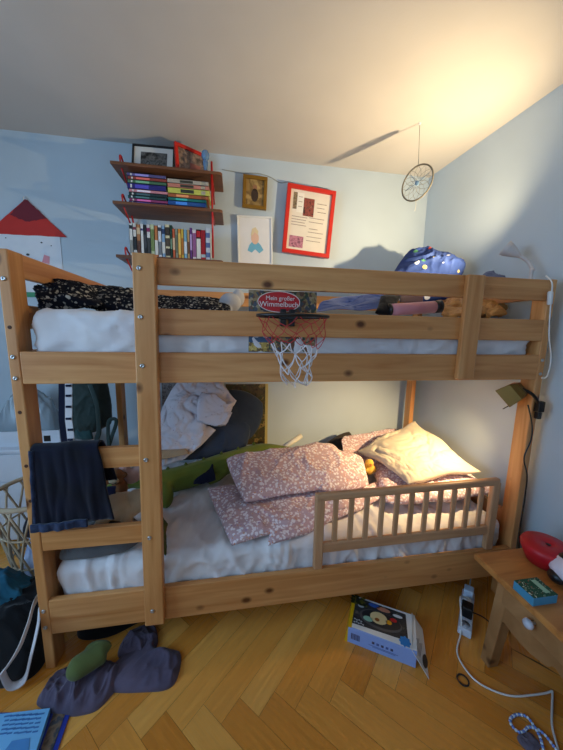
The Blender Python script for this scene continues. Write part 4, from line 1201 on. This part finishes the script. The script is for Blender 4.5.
b = MB(); b.heap([(bc.x + .10 * math.cos(a_), bc.y + .10 * math.sin(a_)) for a_ in [i * math.pi / 4 for i in range(8)]], .17, .10, wr=.03, sc=14, seed=121, sink=.07)
tag(b.build('laundry', fabric('pale_blue_cotton', (150, 166, 206), (200, 206, 220), patch=12)), 'pale blue laundry inside the wicker basket', 'clothes')
b = MB(); b.heap([(bc.x + .085 * math.cos(a_) , bc.y + .085 * math.sin(a_)) for a_ in [i * math.pi / 4 for i in range(8)]], .07, .30, wr=.02, sc=14, seed=123, sink=.03)
tag(b.build('laundry', fabric('ink_cotton', (28, 32, 50), (20, 24, 40))), 'dark navy laundry on top inside the wicker basket', 'clothes')

# ================================================================ ON THE FLOOR, LEFT
TEAL = fabric('teal_canvas', (40, 104, 128), (28, 80, 106), patch=7)
BLACKC = fabric('black_canvas', (20, 22, 26), (14, 15, 18))
tb = thing('tote_bag', 'black and teal tote bag with white straps on the floor left of the bed', 'bag', (-.24, .17, 0))
MB().heap([(-.44, .03), (-.20, -.035), (-.04, -.015), (-.025, .12), (-.05, .28), (-.25, .30), (-.46, .27)], .20, .0, wr=.03, sc=9, seed=131, pw=2.6, q=.5).build('body', BLACKC, tb)
MB().heap([(-.46, .10), (-.30, .02), (-.15, .06), (-.09, .20), (-.18, .29), (-.36, .31), (-.48, .26)], .26, .0, wr=.03, sc=10, seed=133, pw=2.4, q=.55, tilt=(.0, 0)).build('teal_panel', TEAL, tb)
strap([aZ(2, 674, .11), aZ(18, 650, .21), aZ(28, 625, .25), aZ(38, 597, .24), (-.10, .30, .1)], .030, WHITE_SHEET, 'strap', tb)
strap([aZ(2, 672, .10), aZ(10, 686, .03), aZ(24, 680, .03), aZ(30, 660, .12), aZ(38, 625, .21), aZ(40, 606, .22)], .026, WHITE_SHEET, 'strap', tb)
b = MB(); b.heap([(.05, .12), (.16, .09), (.30, .14), (.42, .26), (.36, .42), (.12, .44), (.05, .3)], .11, .0, wr=.02, sc=10, seed=135)
tag(b.build('bag', BLACKC), 'black bag lying on the floor beneath the left end of the lower bunk', 'bag')
PURPLE = fabric('plum_grey_cotton', (96, 86, 104), (80, 72, 90))
b = MB()
b.heap([(.03, -.10), (.06, -.13), (.16, -.165), (.25, -.16), (.30, -.09), (.27, -.03), (.16, -.0), (.07, -.035)], .058, .0, wr=.026, sc=17, seed=141, ridge=(1.2, .7))
b.heap([(.22, -.09), (.36, -.125), (.49, -.125), (.50, -.02), (.40, .005), (.38, .06), (.30, .06), (.27, .0)], .03, .0, wr=.014, sc=12, seed=143, pw=4)
b.heap([(.26, .0), (.36, -.01), (.40, .03), (.37, .11), (.29, .11), (.25, .06)], .035, .0, wr=.016, sc=14, seed=145)
tag(b.build('trousers', PURPLE), 'plum-grey trousers dropped on the parquet in front of the ladder', 'trousers')
b = MB()
q0, q1 = V((.158, -.085, .092)), V((.222, -.045, .092))
b.tube(smooth_line([q0 - (q1 - q0) * .3, q0, (q0 + q1) / 2, q1, q1 + (q1 - q0) * .2], 6), [.012, .024, .03, .033, .035, .036] + [.037] * 12 + [.037, .035, .034, .032, .028, .022, .012], 16)
b.ball(q0 + V((.05, .05, .012)), (.048, .022, .026)).ball(q0 + V((.0, .0, -.004)), (.036, .034, .034))
tag(b.build('rolled_socks', fabric('olive_fleece', (92, 104, 58), (74, 86, 46), weave=200, bs_=.4), mods='plush'), 'rolled olive green socks lying on the plum-grey trousers', 'socks')
# ---- open booklets bottom left
def slab(name, quad, z0, z1, mat, parent=None):
    q_ = [V((p_[0], p_[1], 0)) for p_ in quad]
    ar = sum(q_[i].x * q_[(i + 1) % 4].y - q_[(i + 1) % 4].x * q_[i].y for i in range(4))
    if ar < 0: q_.reverse()
    return MB().prism([(p_.x, p_.y) for p_ in q_], z0, z1).build(name, mat, parent, smooth=False)
BP = plain('pale_blue_paper', (120, 186, 232), .45)
bk = thing('comic_book', 'pale blue printed book lying at the bottom left corner of the floor', 'book', (.03, -.26, 0))
qd = [aZ(0, 714, .026), aZ(50, 708, .026), aZ(34, 757, .026), aZ(-30, 757, .026)]
slab('pages', qd, .006, .026, BP, bk)
qd2 = [aZ(-6, 713, .005), aZ(71, 711, .005), aZ(54, 760, .005), aZ(-36, 760, .005)]
slab('cover', qd2, .001, .0055, plain('cobalt_cover', (24, 52, 150), .35), bk)
slab('cover_picture', [aZ(54, 712, .006), aZ(66, 711.5, .006), aZ(50, 757, .006), aZ(38, 757, .006)], .0055, .0075, pic_mat('cover_brown', [(.35, (74, 58, 46)), (.5, (120, 98, 76)), (.6, (50, 56, 66))], 40), bk)
rnd = random.Random(5)
for r_ in range(5):
    for k_ in range(6):
        u_, v_ = 8 + k_ * 6.4 + r_ * -1.2, 716 + r_ * 4.4 - k_ * .4
        p_ = aZ(u_, v_, .0265)
        L_ = rnd.uniform(.006, .014)
        MB().box(p_ - V((L_, .002, .0004)), p_ + V((L_, .002, .0006))).build('text_line', plain('print_blue', (62, 116, 176), .6) if not bpy.data.materials.get('print_blue') else bpy.data.materials['print_blue'], bk, smooth=False)
slab('picture', [aZ(12, 741, .0265), aZ(30, 738, .0265), aZ(28, 757, .0265), aZ(0, 757, .0265)], .026, .0275, plain('picture_blue', (76, 140, 200), .5), bk)

# ================================================================ PUZZLE BOX
ex = V((.862, -.507, 0)); ey = V((.507, .862, 0)); ez = V((0, 0, 1))
pbx = thing('puzzle_box', 'jigsaw puzzle box with a dinner plate picture on the floor beside the bed', 'puzzle box', (1.34, -.05, 0))
O = V((1.192, -.070, 0)); Wb, Db, Hb = .266, .160, .074
MB_ = Matrix(((ex.x, ey.x, 0, O.x), (ex.y, ey.y, 0, O.y), (0, 0, 1, 0), (0, 0, 0, 1)))
BLUEB = plain('box_blue', (142, 168, 226), .4); YEL = plain('box_yellow', (226, 178, 20), .4); BOXW = plain('box_white', (226, 226, 224), .45)
MB().box((0, 0, 0), (Wb, Db, Hb), MB_).build('box_body', BLUEB, pbx, smooth=False, bevel=.0015)
MB().prism([(-.012, 0), (0, 0), (0, Hb)], 0, Db, Matrix(((ex.x, 0, ey.x, O.x), (ex.y, 0, ey.y, O.y), (0, 1, 0, 0), (0, 0, 0, 1)))).build('side_panel', YEL, pbx, smooth=False)
MB().box((0, 0, Hb), (.014, Db, Hb + .0012), MB_).build('yellow_edge', YEL, pbx, smooth=False)
def bsub(nm, pts, mt, z=Hb, h=.0012): return MB().prism(pts, z, z + h, MB_).build(nm, mt, pbx, smooth=False)
MB().box((.012, .004, Hb), (Wb, Db, Hb + .001), MB_).build('box_top', BOXW, pbx, smooth=False)
bsub('picture', [(.012, .022), (.235, .030), (.228, .150), (.014, .154)], pic_mat('table_picture', [(.35, (30, 30, 34)), (.5, (52, 52, 56)), (.62, (38, 40, 40)), (.72, (96, 92, 84))], 40), Hb + .0002, .0014)
PL = lambda n_, c_: plain(n_, c_, .5)
zz = Hb + .0016
bsub('dark_plate', ell(.125, .078, .088, .042, 32), PL('plate_rim', (84, 82, 84)), zz, .0003)
bsub('dark_plate_inner', ell(.128, .082, .080, .036, 32), PL('plate_dark', (36, 36, 40)), zz + .0002, .0003)
bsub('rice_plate', ell(.118, .086, .036, .028, 28), PL('plate_cream', (232, 206, 150)), zz + .0004, .0004)
bsub('yolk', ell(.112, .076, .010, .008), PL('dish_brown', (150, 84, 30)), zz + .0008, .0004)
bsub('orange_dish', ell(.160, .082, .012, .010), PL('dish_orange', (232, 158, 30)), zz + .0004, .0004)
bsub('red_dish', ell(.178, .100, .014, .009), PL('dish_red', (206, 40, 40)), zz + .0004, .0004)
bsub('green_dish', ell(.075, .066, .020, .012), PL('dish_mint', (150, 196, 170)), zz + .0004, .0004)
bsub('salmon_dish', ell(.135, .134, .030, .010), PL('dish_salmon', (196, 130, 104)), zz + .0004, .0004)
bsub('blue_dish', ell(.095, .140, .024, .010), PL('dish_blue', (50, 90, 170)), zz + .0004, .0004)
bsub('white_dish', ell(.04, .118, .014, .010), PL('dish_white', (180, 186, 190)), zz + .0004, .0004)
bsub('white_spoon', ell(.195, .126, .020, .007), PL('dish_white2', (226, 226, 226)), zz + .0004, .0004)
for i in range(9): bsub('blossom', ell(.022 + .009 * (i % 5), .030 + .012 * (i // 5) + .003 * (i % 2), .004, .003, 10), bpy.data.materials['dish_white'], zz + .0004, .0004)
LEAF = PL('leaf_print', (40, 46, 18)); LEAF2 = PL('leaf_print_light', (96, 92, 30))
rnd = random.Random(9)
for i in range(26):
    bsub('leaf', ell(.028 + rnd.uniform(-.028, .04), .140 + rnd.uniform(-.02, .02), rnd.uniform(.006, .012), rnd.uniform(.004, .008), 10), LEAF if i % 3 else LEAF2, zz + .0004 + i * .00006, .0004)
PZ = PL('puzzle_blue', (40, 130, 206))
bsub('puzzle_piece', [(.205, .006), (.216, .006), (.220, .0), (.226, .006), (.240, .006), (.240, .016), (.247, .022), (.240, .028), (.240, .040), (.228, .040), (.222, .047), (.216, .040), (.205, .040), (.205, .028), (.198, .022), (.205, .016)], PZ, Hb + .002, .0012)
def bfront(nm, x0_, x1_, z0_, z1_, mt): return MB().box((x0_, -.0008, z0_), (x1_, .0002, z1_), MB_).build(nm, mt, pbx, smooth=False)
for i in range(9): bfront('barcode_bar', .014 + i * .0042, .0160 + i * .0042 + (.001 if i % 3 == 0 else 0), .022, .05, PL('bar_ink', (60, 64, 96)) if not bpy.data.materials.get('bar_ink') else bpy.data.materials['bar_ink'])
IN2 = PL('print_navy', (70, 90, 150))
for i in range(5): bfront('symbol', .098 + i * .018, .108 + i * .018, .036, .046, IN2 if i % 2 else bpy.data.materials['bar_ink'])
bfront('text_line', .085, .20, .026, .0275, IN2); bfront('text_line', .10, .19, .021, .0225, IN2)
# open white flap leaning out on the right
f0, f1 = Vector((Wb, -.012, Hb + .012)), Vector((Wb - .006, Db + .004, Hb + .006))
vs = [MB_ @ p_ for p_ in (V((Wb - .02, .0, Hb + .004)), V((Wb - .012, Db, Hb + .010)), V((Wb + .052, Db - .012, .048)), V((Wb + .046, -.022, .002)))]
vn_ = (vs[1] - vs[0]).cross(vs[3] - vs[0]).normalized(); vs[2] = vs[2] - vn_ * (vs[2] - vs[0]).dot(vn_)
FM = frame_M(vs[0], vs[3] - vs[0], vs[1] - vs[0]); up_ = 1 if FM.to_3x3().col[2].z > 0 else -1
nrm = FM.to_3x3().col[2] * (-.002 * up_)
m_ = MB(); m_.add(vs + [p_ + nrm for p_ in vs], [(0, 1, 2, 3), (7, 6, 5, 4), (0, 4, 5, 1), (1, 5, 6, 2), (2, 6, 7, 3), (3, 7, 4, 0)])
fl_ = m_.build('flap', BOXW, pbx, smooth=False)
FL_, FW_ = (vs[3] - vs[0]).length, (vs[1] - vs[0]).length
def fsub(nm, pts, mt):
    return MB().prism(pts, min(0, up_ * .0008), max(0, up_ * .0008), FM).build(nm, mt, fl_, smooth=False)
fsub('plate_print', ell(FL_ * .70, FW_ * .26, .015, .028), PL('flap_plate', (60, 54, 50))); 
for i in range(6): fsub('text_line', [(FL_ * (.12 + .06 * i), FW_ * .14), (FL_ * (.12 + .06 * i) + .002, FW_ * .14), (FL_ * (.12 + .06 * i) + .002, FW_ * (.48 + .05 * (i % 3))), (FL_ * (.12 + .06 * i), FW_ * (.48 + .05 * (i % 3)))], PL('flap_ink', (140, 130, 130)) if not bpy.data.materials.get('flap_ink') else bpy.data.materials['flap_ink'])

# ================================================================ BEDSIDE TABLE
TZ = .45
tbx = thing('bedside_table', 'rustic wooden bedside table with a drawer and scalloped apron by the right wall', 'table', (1.9, -.55, 0))
TX0, TY0, TY1 = 1.655, -.168, -.95
MB().box((TX0, TY1, TZ - .026), (XR - .02, TY0, TZ)).build('table_top', RUSTIC, tbx, smooth=False, bevel=.006)
RUST2 = wood('rustic_side', (182, 138, 92), (140, 100, 60), knot=(80, 50, 28), sx=20, sy=6, rough=.5)
def splay_leg(x_, y_, dx, dy):
    wl, dl = .020, .022
    top = V((x_, y_, TZ - .026)); bot = V((x_ + dx, y_ + dy, 0))
    vs_ = []
    for c_, k_ in ((bot, 1.0), (top, 1.25)):
        vs_ += [c_ + V((sx_ * dl * k_, sy_ * wl * k_, 0)) for sx_, sy_ in ((-1, -1), (1, -1), (1, 1), (-1, 1))]
    return MB().add(vs_, [(3, 2, 1, 0), (4, 5, 6, 7), (0, 1, 5, 4), (1, 2, 6, 5), (2, 3, 7, 6), (3, 0, 4, 7)]).build('leg', RUST2, tbx, smooth=False, bevel=.004)
splay_leg(1.735, -.262, -.005, .035); splay_leg(1.735, -.86, -.005, -.03)
splay_leg(2.06, -.262, .0, .035); splay_leg(2.06, -.86, .0, -.03)
# front (faces the room, left): rail, drawer, scalloped apron. Prism frame: x -> world -Y, y -> world Z, z -> world -X
FXM = Matrix(((0, 0, -1, 1.712), (-1, 0, 0, 0), (0, 1, 0, 0), (0, 0, 0, 1)))
ya, yb_ = .235, .885
sc_pts = [(ya, TZ - .026), (ya, .225)]
for i in range(1, 60):
    t = i / 60; x_ = ya + (yb_ - ya) * t
    lob = abs(math.sin(t * math.pi * 3)) ; z_ = .262 - .030 * lob + (.012 if .30 < t < .7 else 0)
    if t < .06 or t > .94: z_ = .225 + .02 * min(t, 1 - t) / .06
    sc_pts.append((x_, z_))
sc_pts += [(yb_, .225), (yb_, TZ - .026)]
MB().prism(sc_pts[::-1], -.018, 0, FXM).build('apron', RUST2, tbx, smooth=False)
d_ = MB().box((.262, .312, 0), (.60, .412, .008), FXM).build('drawer', RUST2, tbx, smooth=False, bevel=.003)
MB().lathe([(.006, 0), (.006, .012), (.014, .016), (.017, .024), (.014, .032), (.005, .036)], 18, FXM @ Matrix.Translation((.378, .360, .008))).build('knob', plain('porcelain', (196, 204, 220), .12, coat=.6), d_)
MB().box((1.74, -.226, .30), (2.06, -.208, TZ - .026)).build('side_panel', RUST2, tbx, smooth=False)
MB().box((1.74, -.90, .30), (2.06, -.882, TZ - .026)).build('side_panel', RUST2, tbx, smooth=False)
MB().box((2.05, -.88, .26), (2.066, -.23, TZ - .026)).build('back_panel', RUST2, tbx, smooth=False)
# ---- red round case
rc = thing('round_case', 'red drum-shaped case with a hole in its top on the bedside table', 'case', (1.905, -.248, TZ))
rcc = V((1.885, -.250, TZ + .0))
tilt = Matrix.Translation(rcc) @ Matrix.Rotation(math.radians(8), 4, 'Y')
REDP = plain('red_shell', (186, 18, 34), .45)
MB().lathe([(.035, .004), (.058, .010), (.078, .055), (.080, .072), (.074, .082), (.040, .085), (.008, .085), (.006, .078)], 36, Matrix.Translation(rcc + V((0, 0, -.003)))).build('shell', REDP, rc)
MB().lathe([(.0078, .0), (.0078, .0008)], 16, Matrix.Translation(rcc + V((-.004, -.006, .0824)))).build('hole', BLACK, rc)
# ---- small boxed card game
cgx = V((.80, -.34, 0)).normalized(); 
gq = [aZ(514, 580, TZ + .032), aZ(532, 573, TZ + .032), aZ(551, 585, TZ + .032), aZ(534, 598, TZ + .032)]
gm = thing('card_game_box', 'small green and blue game box lying on the bedside table', 'game box', (1.76, -.31, TZ))
g0 = gq[0]; gx = (gq[3] - gq[0]); gy = (gq[1] - gq[0]); gy = gy - gx.normalized() * gy.dot(gx.normalized())
GM = frame_M(V((g0.x, g0.y, TZ + .0003)), gx, gy); Lx, Ly = gx.length, gy.length
MB().box((0, 0, 0), (Lx, Ly, .030), GM).build('box_body', plain('game_teal', (70, 150, 190), .35), gm, smooth=False, bevel=.001)
MB().box((0, 0, .030), (Lx, Ly, .0312), GM).build('box_top', floral('game_pattern', (34, 78, 58), (150, 160, 140), 120, (.2, .3), rough=.4, extra=([(206, 90, 70), (220, 220, 200), (90, 60, 40)], 80, .2)), gm, smooth=False)
MB().box((Lx * .12, Ly * .62, .0312), (Lx * .85, Ly * .82, .0318), GM).build('title_band', plain('game_pale', (150, 190, 160), .4), gm, smooth=False)
# ---- white and black toy
tv = thing('toy_visor', 'white rounded plastic toy with black parts at the right edge of the bedside table', 'toy', (1.87, -.37, TZ))
tc = V((1.875, -.352, TZ + .05))
MB().ball(tc, (.060, .075, .042), 24, 16).build('shell', plain('shell_white', (224, 218, 230), .3), tv)
MB().ball(tc + V((-.046, .018, -.024)), (.022, .028, .022), 18, 12).ball(tc + V((-.03, -.05, -.026)), (.018, .024, .022), 18, 12).build('black_grip', BLACK, tv)
MB().ball(tc + V((.012, .016, .026)), (.040, .042, .022), 20, 12).build('black_panel', BLACK, tv)

# ================================================================ POWER STRIP, CABLES, SMALL THINGS
ps = thing('power_strip', 'white power strip on the floor between the bed and the bedside table', 'power strip', (1.78, -.06, 0))
d0, d1 = V((1.705, -.125, 0)), V((1.875, .045, 0)); dx_ = (d1 - d0).normalized()
PM = frame_M(d0 + V((0, 0, .002)), dx_, ez.cross(dx_)); PLn = (d1 - d0).length
MB().box((0, -.026, 0), (PLn, .026, .036), PM).build('strip_body', plain('strip_white', (206, 216, 232), .35), ps, smooth=False, bevel=.005)
for k_ in range(4): MB().lathe([(.018, .0362), (.018, .0366)], 20, PM @ Matrix.Translation((.03 + .06 * k_, 0, 0))).build('socket', plain('socket_grey', (150, 158, 170), .5) if not bpy.data.materials.get('socket_grey') else bpy.data.materials['socket_grey'], ps)
def plug(name, label, t, sz, mat, cable=None):
    r_ = thing(name, label, 'plug', PM @ V((t, 0, .037)))
    MB().box((t - sz[0] / 2, -sz[1] / 2, .037), (t + sz[0] / 2, sz[1] / 2, .037 + sz[2]), PM).build('plug_body', mat, r_, smooth=False, bevel=.005)
    return r_
p1_ = plug('charger_plug', 'white square charger at the far end of the power strip', .205, (.045, .040, .040), plain('charger_white', (200, 218, 240), .35))
MB().tube(smooth_line([PM @ V((.225, 0, .065)), PM @ V((.26, .0, .10)), PM @ V((.30, .03, .12)), PM @ V((.36, .06, .05)), PM @ V((.40, .09, .006))], 6), .0026, 8).build('cable', plain('cable_grey', (150, 156, 160), .5), p1_)
p2_ = plug('adapter_plug', 'black adapter plug in the middle of the power strip', .085, (.050, .044, .050), BLACK)
MB().tube(smooth_line([PM @ V((.085, -.02, .06)), PM @ V((.10, -.06, .05)), PM @ V((.13, -.12, .01)), PM @ V((.2, -.2, .005))], 6), .0026, 8).build('cable', BLACK, p2_)
p3_ = thing('cable_plug', 'round white plug with a long white cable running over the floor', 'plug', PM @ V((.14, 0, .037)))
MB().lathe([(.019, .037), (.019, .055), (.015, .066), (.006, .070)], 20, PM @ Matrix.Translation((.145, 0, 0))).build('plug_body', WHITEP, p3_)
cpts = [PM @ V((.145, 0, .068)), PM @ V((.10, .03, .095)), PM @ V((.03, .02, .075)), aZ(461, 632, .02)] + [aZ(u_, v_, .006) for u_, v_ in ((457, 650), (462, 664), (475, 680), (492, 690), (512, 696), (532, 695), (546, 693))] + [aZ(552, 691, .007), aZ(552.5, 694, .006), aZ(552, 708, .006), aZ(552, 725, .006), aZ(556, 742, .006), aZ(562, 762, .006)]
MB().tube(smooth_line(cpts, 7), .0034, 8).build('cable', WHITEP, p3_)
bz = plain('bead_blue', (120, 150, 220), .25); bw = plain('bead_white', (206, 222, 240), .25)
nk = thing('bead_necklace', 'blue and white bead necklace on the floor at the bottom right', 'necklace', (1.69, -.43, 0))
lp = smooth_line([aZ(u_, v_, .007) for u_, v_ in ((562, 757), (552, 744), (545, 735), (537, 729), (529, 727), (523, 732), (517, 731), (511, 724), (511, 718), (518, 714.5), (527, 717), (534, 726), (540, 737), (543, 748), (546, 760))], 14)
ln = [0]
for i in range(1, len(lp)): ln.append(ln[-1] + (lp[i] - lp[i - 1]).length)
ns = int(ln[-1] / .0082); j = 0
bl_ = []
for k_ in range(min(ns, 98)):
    s_ = ln[-1] * k_ / ns
    while ln[j + 1] < s_: j += 1
    f_ = (s_ - ln[j]) / max(1e-9, ln[j + 1] - ln[j]); bl_.append(lp[j].lerp(lp[j + 1], f_))
proto = MB().ball((0, 0, 0), .0048, 10, 8)
b0_ = proto.build('bead', bw, nk, M=Matrix.Translation(bl_[0])); b1_ = proto.build('bead', bz, nk, M=Matrix.Translation(bl_[1]))
for k_ in range(2, len(bl_)):
    c_ = (b0_ if k_ % 2 == 0 else b1_).copy(); COL.objects.link(c_); finish(c_, Matrix.Translation(bl_[k_]), nk)
MB().tube(lp, .0012, 5).build('thread', WHC, nk)
b = MB(); b.heap([aZ(518, 736, 0).to_2d(), aZ(532, 735, 0).to_2d(), aZ(540, 748, 0).to_2d(), aZ(530, 752, 0).to_2d(), aZ(520, 744, 0).to_2d()], .012, .0, rings=10, seg=40, wr=.006, sc=40, seed=151)
tag(b.build('hair_scrunchie', fabric('mauve_grey', (112, 104, 120), (84, 78, 92))), 'mauve grey cloth scrap beside the bead necklace', 'cloth')
hr_ = aZ(463, 680, .004)
MB_r = MB(); MB_r.tube([hr_ + V((math.cos(2 * math.pi * i / 32) * .019, math.sin(2 * math.pi * i / 32) * .019, 0)) for i in range(32)], .0028, 8, closed=True)
tag(MB_r.build('hair_tie', fabric('dark_elastic', (52, 40, 34), (40, 30, 26))), 'dark elastic hair tie on the parquet by the table leg', 'hair tie')
